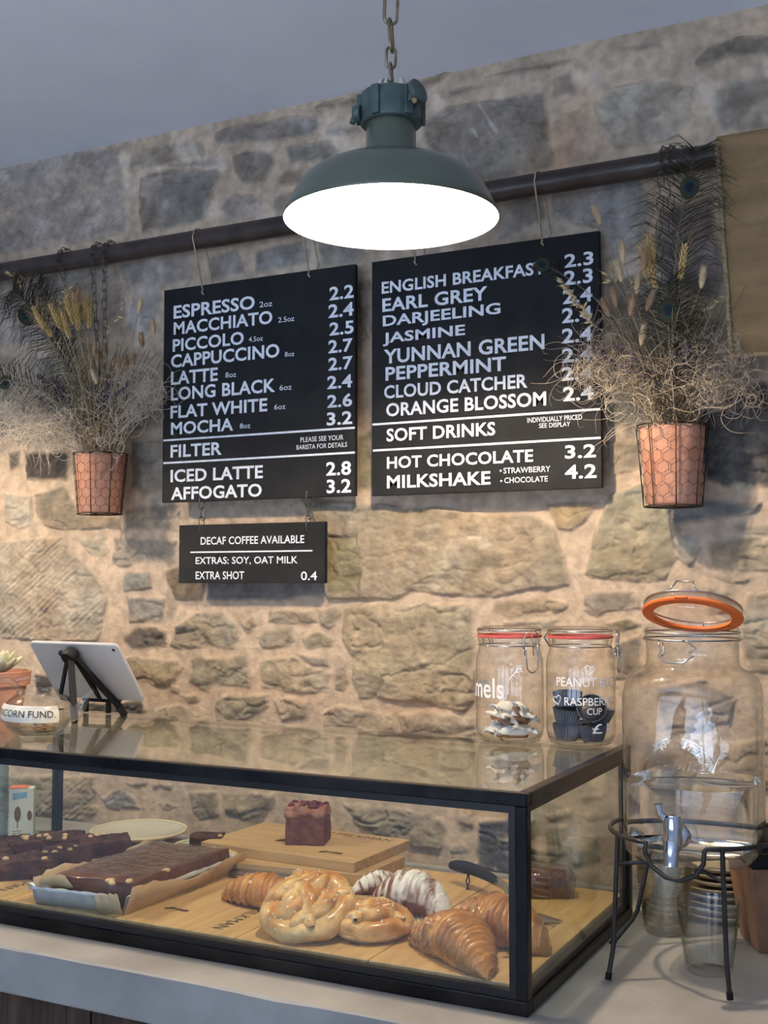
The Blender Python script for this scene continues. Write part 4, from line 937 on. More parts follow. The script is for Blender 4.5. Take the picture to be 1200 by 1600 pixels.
def clip_jar(label, px, py, clasp, H=.198, R=.0585):
    c = at_z(px, py, TOP - .0010); t = thing('clip_top_jar', label, 'jar', c)
    prof = [(0, .0035), (R * .70, .0035), (R * .76, .0005), (R * .88, .003), (R * .97, .012), (R, .024), (R, .128), (R * .985, .142), (R * .94, .153), (R * .905, .159), (R * .90, .170), (R * .93, .173), (R * .93, .178)]
    MB().lathe(prof, n=64).build('jar_body', M['jar'], t, smooth=True)
    MB().lathe([(0, .0065), (R * .80, .0065), (R * .90, .010), (R * .955, .016)], n=48).build('thick_base', M['jar'], t, smooth=True)
    MB().lathe([(R * .86, .1785), (R * .955, .1792), (R * .962, .181), (R * .955, .1832), (R * .86, .184), (R * .86, .1785)], n=64).build('rubber_seal', M['seal'], t, smooth=True, sharp=50)
    MB().lathe([(R * .80, .168), (R * .84, .182), (R * .92, .1845), (R * .95, .188), (R * .945, .1945), (R * .88, .1965), (R * .80, H - .003), (R * .78, H), (0, H - .002)], n=64).build('glass_lid', M['jar'], t, smooth=True)
    b = MB(); b.ring((0, 0, .1655), R * .915, .0011, 48, 6); b.ring((0, 0, .1915), R * .96, .0011, 48, 6)
    o = lambda th, rr, z: on_cyl(c, R * rr, clasp + th, z)
    b.tube([o(-.20, .93, .1655), o(-.22, 1.05, .158), o(-.20, 1.10, .150), o(-.24, 1.10, .170), o(-.20, 1.12, .186), o(-.1, 1.10, .192), o(.1, 1.10, .192), o(.20, 1.12, .186), o(.24, 1.10, .170), o(.20, 1.10, .150), o(.22, 1.05, .158), o(.20, .93, .1655)], .00105, 6)
    b.tube([o(-.17, 1.12, .168), o(-.21, 1.16, .160), o(-.16, 1.14, .128), o(-.05, 1.12, .122), o(.05, 1.12, .122), o(.16, 1.14, .128), o(.21, 1.16, .160), o(.17, 1.12, .168)], .0011, 6)
    b.tube([o(0.05, 1.02, .192), o(.03, 1.14, .150)], .0009, 5)
    for s in (-.05, .05): b.tube([o(math.pi + s, .96, .19), o(math.pi + s, 1.06, .178), o(math.pi + s, .93, .166)], .001, 5)
    b.build('wire_clasp', M['steelw'], t, smooth=True)
    return t, c, R
JL, cL, RJ = clip_jar('clip top glass jar of white wrapped caramels with the pale red seal', 797, 1158, .62)
b = MB(); cyl_text(b, ('caramels', .006), cL, RJ + .0006, math.radians(-142), math.radians(-10), .078, .112)
for k in range(3):
    a = -.02 + k * .09; b.tube([on_cyl(cL, RJ + .0006, a, .110 + k * .006), on_cyl(cL, RJ + .0006, a + .09, .117 + k * .006), on_cyl(cL, RJ + .0006, a + .18, .116 + k * .006)], .0008, 4)
b.build('lettering', M['pen'], JL)
JR, cR, RJ = clip_jar('clip top glass jar of dark peanut butter cups beside the dispenser', 908, 1162, 1.38)
b = MB(); R_ = RJ + .0006
cyl_text(b, ('PEANUT BUTTER', .004), cR, R_, math.radians(-42), math.radians(98), .101, .116); cyl_text(b, ('RASPBERRY', .004), cR, R_, math.radians(-27), math.radians(62), .070, .083)
cyl_text(b, ('CUP', .004), cR, R_, math.radians(10), math.radians(36), .055, .066); cyl_text(b, ('£1', .004), cR, R_, math.radians(18), math.radians(50), .024, .040)
heart(b, cR, R_, .26, .129, .009, -.2); heart(b, cR, R_, -.72, .078, .009, .3)
b.build('lettering', M['pen'], JR)
M['toffee'] = surf('caramel', (0.20, 0.085, 0.04), (0.30, 0.14, 0.07), 30, .4, sss=.1)
M['waxpaper'] = surf('white_wax_paper', (0.70, 0.67, 0.60), (0.82, 0.79, 0.72), 40, .6, .0010, 120)
R = random.Random(4)
def caramel(c, d, tilt, grp, s=1.0):
    t = thing('wrapped_caramel', 'caramel in a white paper twist inside the glass jar', 'sweet', c, d, grp, rot=(tilt, R.uniform(-.2, .2), d))
    b = MB(); n = 14      # the sweet with the paper around it
    MB().hexa([(-.019, -.0105, -.007), (.019, -.0105, -.007), (.019, .0105, -.007), (-.019, .0105, -.007), (-.018, -.010, .006), (.018, -.010, .006), (.018, .010, .006), (-.018, .010, .006)]).build('caramel', M['toffee'], t, bevel=.003)
    prof = [(-.034, .013, .005), (-.030, .009, .006), (-.026, .004, .004), (-.020, .010, .008), (-.010, .0125, .0098), (.010, .0125, .0098), (.020, .010, .008), (.026, .004, .004), (.030, .009, .006), (.034, .013, .005)]
    vs = []; m_ = 12
    for x, ry, rz in prof:
        for k in range(m_):
            a = math.pi * (-.12 + 1.24 * k / (m_ - 1)); q = 1 + R.uniform(-.10, .10); vs.append(Vector((x + R.uniform(-.002, .002), ry * math.cos(a) * q, rz * math.sin(a) * q + .001)))
    b.add(vs, [(i * m_ + k, i * m_ + k + 1, (i + 1) * m_ + k + 1, (i + 1) * m_ + k) for i in range(len(prof) - 1) for k in range(m_ - 1)])
    p = b.build('paper_wrap', M['waxpaper'], t, smooth=True); so = p.modifiers.new('thick', 'SOLIDIFY'); so.thickness = .0006
    t.scale = (s, s, s); return t
d0, r0 = facing(cL); g = 'wrapped caramels in the jar'
for x, y, z, rz, tl in ((-.024, .004, .020, .9, .3), (.014, .020, .017, .2, .1), (.022, -.006, .018, 1.4, -.2), (-.006, -.018, .018, .4, .4), (.004, .006, .036, .5, -.5), (-.024, .010, .040, 1.9, .5), (.018, .008, .042, -.5, -.5), (.030, .006, .054, 1.3, .9), (-.004, .000, .056, .8, .5)):
    p = cL + r0 * x * .62 + d0 * y * .8 + Vector((0, 0, z)); caramel(p, rz + YAW, tl, g, 1.12)
M['foil'] = surf('dark_foil_cup', (0.085, 0.095, 0.125), (0.15, 0.16, 0.20), 30, .35, metal=.4)
M['darkchoc'] = surf('dark_chocolate', (0.014, 0.009, 0.007), (0.03, 0.018, 0.012), 60, .35, .0008, 120)
def pbcup(p, rot):
    t = thing('peanut_butter_cup', 'dark chocolate peanut butter cup in a fluted foil case inside the jar', 'sweet', p, 0, 'peanut butter cups in the jar', rot=rot); t.scale = (1.26, 1.26, 1.26)
    b = MB(); n = 64; vs = []; rows = [(0, .0), (.0135, .0), (.0155, .006), (.0178, .014), (.0198, .0215), (.0188, .0215), (.0172, .0165)]
    idx = []
    for r, z in rows:
        row = []
        for k in range(n):
            q = 1 + (.035 if k % 2 else -.035) * min(1, z / .006); row.append(len(vs)); vs.append((r * q * math.cos(2 * math.pi * k / n), r * q * math.sin(2 * math.pi * k / n), z))
        idx.append(row)
    b.add(vs, [(idx[i][k], idx[i][(k + 1) % n], idx[i + 1][(k + 1) % n], idx[i + 1][k]) for i in range(len(rows) - 1) for k in range(n)]); b.build('foil_case', M['foil'], t)
    b = MB().lathe([(.0175, .016), (.016, .0185), (.010, .0195), (0, .0200)], n=24); b.build('chocolate', M['darkchoc'], t, smooth=True)
d0, r0 = facing(cR)
for x, y, z, rot in ((-.024, .012, .0075, (0, .05, 0)), (.020, .014, .0075, (0, -.06, 1)), (-.002, -.024, .0075, (0, 0, 2)), (-.024, .014, .034, (.05, .1, 0)), (-.022, .006, .060, (-.25, .2, 1)), (.028, -.012, .034, (.2, 0, 2))):
    pbcup(cR + r0 * x + d0 * y + Vector((0, 0, z)), rot)
pbcup(cR + r0 * .018 + d0 * .012 + Vector((0, 0, .052)), (math.radians(62), 0, math.atan2(d0.y, d0.x) + math.pi / 2))

# tablet on a folding tripod stand
M['alu'] = surf('white_tablet_back', (0.60, 0.60, 0.60), None, rough=.38, metal=.25)
M['screen'] = surf('dark_screen', (0.01, 0.01, 0.012), None, rough=.1)
tr_ = at_y(182, 1008, 1.835); tl_ = Vector((tr_.x - .232, tr_.y, tr_.z)); dn = Vector((0, .60, -.80)).normalized(); hgt = .150
nrm = Vector((1, 0, 0)).cross(dn).normalized(); nrm = nrm if nrm.y < 0 else -nrm
t = thing('tablet', 'white backed tablet leaning on a folding black stand on the display case', 'tablet', (tr_ + tl_) / 2 + dn * hgt)
tv = t.location.copy(); Wt = (tr_ - tl_).length
def rrect(o, ux, uy, w, h, r, n=5):
    pts = []
    for cx, cy, a0 in ((w - r, r, -90), (w - r, h - r, 0), (r, h - r, 90), (r, r, 180)):
        for k in range(n + 1): a = math.radians(a0 + 90 * k / n); pts.append(o + ux * (cx + r * math.cos(a)) + uy * (cy + r * math.sin(a)))
    return pts
def slab(b, o, ux, uy, n, w, h, r, th, rim=.0015):
    A = rrect(o + ux * rim + uy * rim, ux, uy, w - 2 * rim, h - 2 * rim, r); B_ = rrect(o - n * rim, ux, uy, w, h, r); C_ = rrect(o - n * th, ux, uy, w, h, r); k = len(A)
    b.add(A + B_ + C_, [tuple(range(k))] + [(i, i + k, (i + 1) % k + k, (i + 1) % k) for i in range(k)] + [(i + k, i + 2 * k, (i + 1) % k + 2 * k, (i + 1) % k + k) for i in range(k)] + [tuple(range(3 * k - 1, 2 * k - 1, -1))]); return b
ux = Vector((1, 0, 0)); o = tl_ - tv
slab(MB(), o, ux, dn, nrm, Wt, hgt, .011, .0065).build('back_shell', M['alu'], t, smooth=True, sharp=40)
slab(MB(), o - nrm * .0067 + ux * .002 + dn * .002, ux, dn, nrm, Wt - .004, hgt - .004, .010, .0008, .0003).build('screen', M['screen'], t)
MB().tube([o + ux * (Wt - .014) + dn * .013 - nrm * .001, o + ux * (Wt - .014) + dn * .013 + nrm * .0006], .0035, 14).build('camera_lens', M['screen'], t, smooth=True, sharp=40)
t = thing('tablet_stand', 'folding black tripod stand holding the tablet on the display case', 'stand', at_z(160, 1122, TOP - .0015))
sv = t.location.copy(); hub = tl_.lerp(tr_, .50) + dn * .018 + nrm * .016
def bar(name, p, q, w, th, par=t, side=None):
    p, q = Vector(p) - sv, Vector(q) - sv; d = (q - p); s = (side or d.cross(nrm)).normalized(); n2 = d.cross(s).normalized(); return MB().obox((p + q) / 2, d / 2, s * w / 2, n2 * th / 2).build(name, M['blackplastic'], par, bevel=.0015)
q = Vector((0, 0, 1)).rotation_difference(nrm).to_matrix().to_4x4()
MB().lathe([(0, -.010), (.015, -.010), (.016, -.008), (.016, .010), (.0145, .012), (0, .012)], hub - sv, 28, mat=q).build('hub', M['blackplastic'], t, smooth=True, sharp=40)
fr = at_z(194, 1117, TOP - .001); fl_ = at_z(117, 1130, TOP - .001)
l1 = bar('leg', hub + ux * .006, fr + Vector((-.012, 0, .016)), .013, .010); MB().obox(fr + Vector((-.006, 0, .008)) - sv, Vector((.008, 0, -.009)), Vector((0, .005, 0)), Vector((.004, 0, .004))).build('foot', M['blackplastic'], l1)
k_ = hub.lerp(fl_, .62); l2 = bar('leg', hub, fl_ + Vector((0, 0, .002)), .012, .012)
kk = hub + dn * .012; br_ = bar('brace', kk + Vector((-.030, -.006, .016)), kk + Vector((.004, -.006, -.004)), .010, .008)
pA = kk + Vector((-.004, -.004, -.002)); pB = pA + Vector((-.024, .0, -.072)); pC = pA + Vector((.010, .0, -.078))
bar('brace', pA + Vector((-.008, 0, 0)), pB, .008, .006); bar('brace', pA + Vector((.006, 0, 0)), pC, .008, .006); bar('brace', pB, pC, .012, .006)
lip = (tl_ + tr_) / 2 + dn * (hgt + .004); bar('ledge', lip - ux * .05 - nrm * .012, lip + ux * .05 - nrm * .012, .028, .006, side=nrm); bar('leg', hub - nrm * .006, lip - nrm * .002, .012, .006)
bar('leg', lip + Vector((-.04, 0, -.002)), Vector((lip.x - .04, lip.y, TOP)), .010, .008); bar('leg', lip + Vector((.02, 0, -.002)), Vector((lip.x + .02, lip.y, TOP)), .010, .008)

# glass teapot used as a tip jar
M['label'] = surf('paper_label', (0.72, 0.68, 0.58), (0.78, 0.74, 0.64), 20, .7)
M['ink'] = surf('black_ink', (0.02, 0.02, 0.025), None, rough=.7)
M['coin'] = surf('copper_coin', (0.45, 0.24, 0.13), (0.55, 0.36, 0.2), 80, .4, metal=1.0)
c = at_z(58, 1147, TOP - .001); t = thing('glass_teapot', 'round glass teapot tip jar with a paper label on the display case', 'teapot', c)
Rt = .0635; prof = [(0, .003), (.030, .002), (.034, .0005), (.040, .003), (.054, .014), (.0625, .030), (.0635, .038), (.060, .052), (.050, .064), (.040, .070), (.0365, .072), (.0365, .080), (.0385, .081)]
MB().lathe(prof, n=64).build('pot_body', M['teaglass'], t, smooth=True)
MB().lathe([(0, .006), (.034, .006), (.048, .013), (.0585, .028)], n=48).build('thick_base', M['teaglass'], t, smooth=True)
d0, r0 = facing(c); sp = r0 * .95 - d0 * .1
b = MB(); b.tube([sp * .056 + Vector((0, 0, .030)), sp * .074 + Vector((0, 0, .036)), sp * .083 + Vector((0, 0, .050)), sp * .088 + Vector((0, 0, .064)), sp * .098 + Vector((0, 0, .072)), sp * .104 + Vector((0, 0, .0725))], [.015, .012, .0085, .007, .006, .0058], 18, cap=False); b.build('spout', M['teaglass'], t, smooth=True)
hn = -r0 * .95 + d0 * .25; b = MB(); b.tube(bez(hn * .030 + Vector((0, 0, .070)), hn * .045 + Vector((0, 0, .115)), hn * .085 + Vector((0, 0, .090)), 10) + bez(hn * .088 + Vector((0, 0, .085)), hn * .105 + Vector((0, 0, .045)), hn * .060 + Vector((0, 0, .030)), 9), .0052, 12); b.tube([hn * .040 + Vector((0, 0, .098)), hn * .020 + Vector((0, 0, .102)) - d0 * .0, hn * -.002 + Vector((0, 0, .098))], .0045, 10); b.build('pot_handle', M['teaglass'], t, smooth=True)
def pot_r(z):
    for (ra, za), (rb, zb) in zip(prof[2:], prof[3:]):
        if za <= z <= zb: return ra + (rb - ra) * (z - za) / (zb - za)
    return .06
b = MB(); n = 28; lt = MB(); vs = []
for i in range(n + 1):
    th = math.radians(-96 + 132 * i / n)
    for z in (.0275, .034, .042, .0495, .0565): vs.append(on_cyl(c, pot_r(z) + .0008, th, z + .004 * (1 - i / n) - .002))
b.add(vs, [(i * 5 + k, (i + 1) * 5 + k, (i + 1) * 5 + k + 1, i * 5 + k + 1) for i in range(n) for k in range(4)]); b.build('paper_label', M['label'], t, smooth=True)
P, Fc, _ = TXT[('UNICORN FUND.', 0.0)]; lt.add([on_cyl(c, pot_r(.037 + .012 * y) + .0022, math.radians(-88 + 116 * x), .037 + .012 * y + .004 * (1 - x) - .002) for x, y in P], Fc); lt.build('lettering', M['ink'], t)
R = random.Random(8)
for k in range(12):
    a = R.uniform(0, 6.28); q_ = R.uniform(0, .028); o = MB().lathe([(0, 0), (.0100, 0), (.0103, .0008), (.0100, .0016), (0, .0016)], n=24).build('coin', M['coin'], smooth=True, sharp=40)
    o.location = c + Vector((q_ * math.cos(a), q_ * math.sin(a), .0072 + .0019 * (k % 4) + q_ * .05)); o.rotation_euler = (R.uniform(-.14, .14), R.uniform(-.14, .14), 0); tag(o, 'copper coin lying in the bottom of the glass teapot', 'coin', 'coins in the teapot')
# succulent
c = at_z(-5, 1140, TOP - .001); t = thing('succulent_pot', 'succulent in a terracotta pot at the left frame edge behind the teapot', 'plant', c)
MB().lathe([(0, 0), (.040, 0), (.052, .082), (.058, .083), (.060, .108), (.055, .109), (.052, .098), (0, .096)], n=48).build('pot', M['terracotta'], t, smooth=True, sharp=40)
MB().lathe([(.053, .097), (.02, .102), (0, .103)], n=24).build('soil', M['soil'], t, smooth=True)
M['leaf'] = surf('pale_succulent_leaf', (0.50, 0.50, 0.28), (0.78, 0.74, 0.52), 24, .5, sss=.1)
b = MB()
for ring_, (cnt, tilt, Ls) in enumerate(((11, 1.15, .050), (9, .80, .044), (7, .45, .036), (4, .15, .028))):
    for k in range(cnt):
        a = 2 * math.pi * k / cnt + ring_ * .4; o = Vector((math.cos(a), math.sin(a), 0)); d = o * math.sin(tilt) + Vector((0, 0, math.cos(tilt))); s = Vector((-o.y, o.x, 0)); n_ = d.cross(s); base = Vector((0, 0, .104))
        vs = []; sec = [(0, .004, .003), (.35, .010, .0045), (.65, .011, .004), (.88, .006, .003), (1.0, .0006, .0006)]
        for q_, w_, h_ in sec:
            cc = base + d * Ls * q_ + Vector((0, 0, 1)) * .010 * q_ * q_
            for j in range(8): aa = 2 * math.pi * j / 8; vs.append(cc + s * w_ * math.cos(aa) + n_ * h_ * math.sin(aa))
        b.add(vs, [(i * 8 + j, i * 8 + (j + 1) % 8, (i + 1) * 8 + (j + 1) % 8, (i + 1) * 8 + j) for i in range(4) for j in range(8)])
b.build('leaves', M['leaf'], t, smooth=True)

# water dispenser on its wire stand
DX, DY = -.3745, 1.7255; d0, r0 = facing((DX, DY)); ZB = 1.263
th = math.radians(-13); fN = d0 * math.cos(th) + r0 * math.sin(th); fS = Vector((-fN.y, fN.x, 0))
t = thing('water_dispenser', 'large square glass water dispenser with a chrome tap and open lid', 'dispenser', (DX, DY, ZB)); t.scale = (1, 1, .966); rq = math.atan2(fN.y, fN.x); Rm = Matrix.Rotation(rq, 4, 'Z')
hw = .094; Hs = lambda h: 2.0 + 1.3 * max(0, min(1, (.275 - h) / .03)) * max(0, min(1, (h + .02) / .03))
prof = [(0, .006), (.055, .006), (.070, .001), (.083, .003), (.091, .012), (hw, .030), (hw, .243), (.0930, .256), (.0895, .266), (.083, .273), (.0735, .2775), (.0665, .283), (.0655, .292), (.0655, .318), (.0685, .320), (.0690, .326), (.0675, .328), (.0675, .337), (.0655, .339)]
M['disp'] = clear('dispenser_glass', (0.982, 0.990, 0.985), (0.33, 0.37, 0.345), 3.0, refl=.045, wav=.0007, wscale=18)
MB().lathe(prof, n=96, mat=Rm, sup=Hs).build('glass_body', M['disp'], t, smooth=True)
MB().lathe([(0, .014), (.070, .014), (.084, .020), (.0885, .034)], n=72, mat=Rm, sup=3.2).build('thick_base', M['disp'], t, smooth=True)
mt, nt, pb_ = new_mat('water'); pb_.inputs['Transmission Weight'].default_value = 1; pb_.inputs['Roughness'].default_value = 0; pb_.inputs['IOR'].default_value = 1.20; pb_.inputs['Base Color'].default_value = (.975, .985, .975, 1); M['water'] = mt
MB().lathe([(0, .0155), (.070, .0155), (.084, .022), (.0895, .036), (.0902, .112), (0, .112)], n=72, mat=Rm, sup=3.25).build('water', M['water'], t, smooth=True, sharp=40)
b = MB(); R = random.Random(2)
for k in range(260):
    a = R.uniform(0, 6.28); q_ = .086; e = 3.2; z = R.uniform(.018, .040) if k % 2 else R.uniform(.03, .105); ca, sa = math.cos(a), math.sin(a); kk = q_ / ((abs(ca) ** e + abs(sa) ** e) ** (1 / e)); b.ball(Rm @ Vector((kk * ca, kk * sa, z)), R.uniform(.0006, .0014), n=6, m=4)
tag(b.build('bubbles', M['glassw'], t, smooth=True), kind='stuff')
def skin(u, z, off): return fS * u + Vector((0, 0, z)) + fN * (hw * (1 - min(.999, abs(u) / hw) ** 3.3) ** (1 / 3.3) + off)
b = MB()        # embossed badge on the front
for R1, R2 in ((.050, .0515), (.034, .0352)):
    for a0 in range(20, 160, 4):
        if R1 < .04 and (a0 < 40 or a0 > 136): continue
        p = [skin(rr * math.cos(math.radians(a)), .135 + rr * math.sin(math.radians(a)), .0004) for rr, a in ((R1, a0), (R2, a0), (R2, a0 + 4), (R1, a0 + 4))]; b.add(p + [x + fN * .0012 for x in p], [(4, 5, 6, 7), (0, 1, 5, 4), (1, 2, 6, 5), (2, 3, 7, 6), (3, 0, 4, 7)])
P, Fc, _ = TXT[('KILNER', .004)]
vs = [(math.radians(150 - 120 * x), .037 + .011 * y) for x, y in P]; b.add([skin(rr * math.cos(a), .135 + rr * math.sin(a), .0014) for a, rr in vs], Fc)
P, Fc, _ = TXT[('Original', .004)]; b.add([skin(-.055 + .100 * x + .010 * y, .122 + .032 * y + .01 * x, .0014) for x, y in P], Fc)
M['emboss'] = clear('embossed_glass', (0.80, 0.82, 0.80), (0.40, 0.43, 0.41), 1.6, refl=.12); b.build('embossed_badge', M['emboss'], t)
# tap
tz = .050; b = MB(); A = fN * hw + Vector((0, 0, tz)); q = Vector((0, 0, 1)).rotation_difference(fN).to_matrix().to_4x4()
tap = MB().lathe([(0, 0), (.0165, 0), (.018, .003), (.0175, .010), (.013, .014), (.0095, .016), (.0095, .036), (0, .036)], A, 28, mat=q).build('tap', M['chrome'], t, smooth=True, sharp=50)
B_ = A + fN * .034; MB().lathe([(0, -.014), (.011, -.014), (.0125, -.006), (.0125, .030), (.0115, .034), (0, .035)], B_, 28).build('barrel', M['chrome'], tap, smooth=True, sharp=50)
MB().tube([B_ + Vector((0, 0, -.004)) + fN * .004, B_ + fN * .010 + Vector((0, 0, -.016)), B_ + fN * .013 + Vector((0, 0, -.034))], [.0105, .0105, .0092], 20).build('spout', M['chrome'], tap, smooth=True, sharp=50)
sd = -r0; MB().tube([B_ + sd * .008 + Vector((0, 0, .026)), B_ + sd * .017 + Vector((0, 0, .036)), B_ + sd * .019 + Vector((0, 0, .048))], [.006, .0055, .0065], 12).build('lever', M['chrome'], tap, smooth=True, sharp=50)
q2 = MB().lathe([(.018, .0), (.026, .001), (.026, .004), (.018, .005)], A, 36, mat=q).build('washer', M['disp'], tap, smooth=True)
# open lid
hinge = -fN; back = Vector((hinge.x, hinge.y, 0)).normalized(); sdv = fN.copy(); tilt = math.radians(22)
ax = sdv * math.cos(tilt) + Vector((0, 0, math.sin(tilt))); nn = (Vector((0, 0, 1)) * math.cos(tilt) - sdv * math.sin(tilt)).normalized()
LCt = -sdv * .070 + Vector((0, 0, .333)) + ax * .0705; qm = Vector((0, 0, 1)).rotation_difference(nn).to_matrix().to_4x4()
lid = MB().lathe([(.054, -.012), (.057, -.001), (.069, .000), (.0705, .003), (.070, .009), (.064, .013), (.050, .0175), (.040, .0195), (0, .020)], LCt, 64, mat=qm).build('glass_lid', M['disp'], t, smooth=True)
MB().lathe([(.0555, -.004), (.071, -.0045), (.0725, -.002), (.071, .0005), (.0555, 0), (.0555, -.004)], LCt, 64, mat=qm).build('rubber_seal', M['seal2'], lid, smooth=True, sharp=50)
pt = LCt + ax * .073; MB().obox(pt - nn * .002, ax * .004, ax.cross(nn) * .009, nn * .0018).build('seal_tab', M['seal2'], lid, bevel=.0012)
b = MB(); b.ring(LCt + nn * .011, .0695, .0013, 56, 6, mat=qm); s_ = ax.cross(nn); s_ = s_ if s_.dot(r0) > 0 else -s_
b.tube([LCt + nn * .012 + ax * .067 - s_ * .020, LCt + nn * .020 + ax * .066 - s_ * .014, LCt + nn * .030 + ax * .058 - s_ * .012, LCt + nn * .030 + ax * .058 + s_ * .012, LCt + nn * .020 + ax * .066 + s_ * .014, LCt + nn * .012 + ax * .067 + s_ * .020], .0014, 6)
b.build('lid_wire', M['steelw'], lid, smooth=True)
b = MB(); b.ring((0, 0, .3225), .0700, .0013, 56, 6); b.ring((0, 0, .3325), .0682, .0012, 56, 6)
C_ = lambda th_, rr, z: (fN * math.cos(th_ - .05) + fS * math.sin(th_ - .05)) * rr + Vector((0, 0, z))
b.tube([C_(-.42, .071, .3225), C_(-.36, .077, .316), C_(-.32, .076, .306), C_(-.36, .078, .300), C_(-.20, .079, .291), C_(.12, .079, .291), C_(.30, .077, .302), C_(.22, .077, .306), C_(.34, .077, .312), C_(.20, .076, .322), C_(.10, .072, .3225)], .0013, 6)
b.tube([C_(-.30, .074, .320), C_(-.22, .079, .305), C_(-.28, .079, .300)], .0011, 6); b.tube([-sdv * .070 + Vector((0, 0, .322)), -sdv * .080 + Vector((0, 0, .335)), -sdv * .071 + Vector((0, 0, .345))], .0014, 6)
b.build('neck_clasp', M['steelw'], t, smooth=True)
# stand
t = thing('dispenser_stand', 'black wire stand on four splayed legs carrying the water dispenser', 'stand', (DX, DY, CT)); RS = .120; zr = 1.300 - CT; rw = .0034
pol = lambda a, r, z: (d0 * math.cos(math.radians(a)) + r0 * math.sin(math.radians(a))) * r + Vector((0, 0, z))
pts = [pol(a, RS, zr) for a in range(13, 328, 7)]; notch = [pol(-33, RS, zr), pol(-33.5, RS + .001, zr - .012), pol(-29, RS, zr - .030), pol(-19, RS, zr - .042), pol(-9, RS, zr - .044), pol(0, RS, zr - .036), pol(5, RS, zr - .020), pol(5.5, RS, zr - .004), pol(7, RS, zr)]
b = MB(); b.tube(pts + notch, rw, 10, True); b.build('ring', M['blackwire'], t, smooth=True)
legs = []
for a, fpx in ((-62, (950, 1535)), (17, (1141, 1566)), (113, None), (207, (955, 1480))):
    top = pol(a, RS, zr); ft = (at_z(*fpx, CT) - t.location) if fpx else pol(113, RS * 1.1, 0)
    if a == 113: ft = pol(128, RS * 1.12, 0)
    ft.z = .0035; kn = top.lerp(Vector((ft.x, ft.y, 0)), .45); kn.z = .055; b = MB(); b.tube([top, top.lerp(kn, .5) + Vector((0, 0, 0)), kn, kn.lerp(ft, .2) + Vector((0, 0, -.004)), ft], rw, 10); lg = b.build('leg', M['blackwire'], t, smooth=True, sharp=60); legs.append((top, kn))
    MB().tube([ft + (kn - ft).normalized() * .010, ft], rw * 1.35, 10).build('rubber_foot', M['blackplastic'], lg, smooth=True, sharp=50)
b = MB(); zc = ZB - CT - .0035
for i in (0, 1): 
    p, q_ = [tp.lerp(kn, (zr - zc) / (zr - .055)) for tp, kn in (legs[i], legs[i + 2])]; p.z = q_.z = zc - .0001 - i * .003; b.tube([p, q_], .0029, 8)
b.build('cross_brace', M['blackwire'], t, smooth=True)

# tumblers, saucers, brown container
def tumbler_body():
    prof = [(0, .002), (.029, .002), (.031, .0), (.0325, .004)]
    for k in range(15): z = .010 + k * .0055; r = .0325 + .0115 * (z / .098); prof += [(r + .0010, z), (r - .0004, z + .0027)]
    prof += [(.0438, .094), (.0442, .1005), (.0436, .1012), (.0430, .1000), (.0335, .012), (.028, .008), (0, .008)]
    return MB().lathe(prof, n=56)
def tumbler(c, label, group=None):
    o = tumbler_body().build('glass_tumbler', M['glassw'], smooth=True); o.location = c; return tag(o, label, 'glass', group)
tumbler(at_z(1108, 1517, CT), 'single ribbed glass tumbler standing under the water dispenser')
s0 = at_z(1040, 1456, CT); base_o = None
for k, w in enumerate(('lowest', 'second lowest', 'second highest', 'topmost')):
    lab = w + ' ribbed glass tumbler in the nested stack beside the display case'
    if base_o is None: base_o = tumbler(s0, lab, 'tumblers in the nested stack')
    else: o = base_o.copy(); COL.objects.link(o); o.location = s0 + Vector((.0006 * k, 0, .0195 * k)); o['label'] = lab
M['stone'] = surf('speckled_stoneware', (0.42, 0.34, 0.23), (0.55, 0.46, 0.33), 50, .5)
M['unglazed'] = surf('dark_saucer_underside', (0.05, 0.038, 0.028), None, rough=.8)
c = at_z(1128, 1432, CT); c.z = CT; sc0 = None; R = random.Random(3)
ords = ('lowest', 'second from bottom', 'third from bottom', 'fourth from bottom', 'fourth from top', 'third from top', 'second from top', 'topmost')
for k in range(8):
    lab = ords[k] + ' stoneware saucer in the stack behind the tumblers'; p = c + Vector((R.uniform(-.003, .003), R.uniform(-.003, .003), .0112 * k))
    if sc0 is None:
        sc0 = thing('saucer', lab, 'saucer', p, group='saucers in the stack'); MB().lathe([(.034, .0045), (.056, .0055), (.066, .0115), (.0675, .0128), (.066, .0138), (.054, .0085), (0, .0075)], n=56).build('dish', M['stone'], sc0, smooth=True); MB().lathe([(0, .001), (.033, 0), (.035, .001), (.0355, .0055), (.030, .0056), (0, .0056)], n=40).build('foot_ring', M['unglazed'], sc0, smooth=True, sharp=40)
    else: dup(sc0, p, label=lab)
M['brown'] = surf('brown_clay', (0.20, 0.105, 0.06), (0.28, 0.15, 0.09), 20, .75, .0004, 100)
c0 = at_z(1187, 1491, CT); t = thing('tapered_planter', 'brown tapered square planter cut by the right frame edge', 'planter', c0 + Vector((.05, .045, 0)))
ex, ey = RT * 1.0, Vector((-RT[1], RT[0], 0)); ex = Vector(ex); w0, w1, hh = .047, .063, .128
P4 = lambda w, z: [ex * (-w) - ey * w + Vector((0, 0, z)), ex * w - ey * w + Vector((0, 0, z)), ex * w + ey * w + Vector((0, 0, z)), ex * -w + ey * w + Vector((0, 0, z))]
t.location = c0 + ex * w0 + ey * w0
MB().hexa(P4(w0, 0) + P4(w1, hh)).build('pot', M['brown'], t, bevel=.003)
MB().hexa(P4(w1 * .97, hh + .0005) + P4(w1 * .99, hh + .042)).build('liner', M['blackplastic'], t, bevel=.002)
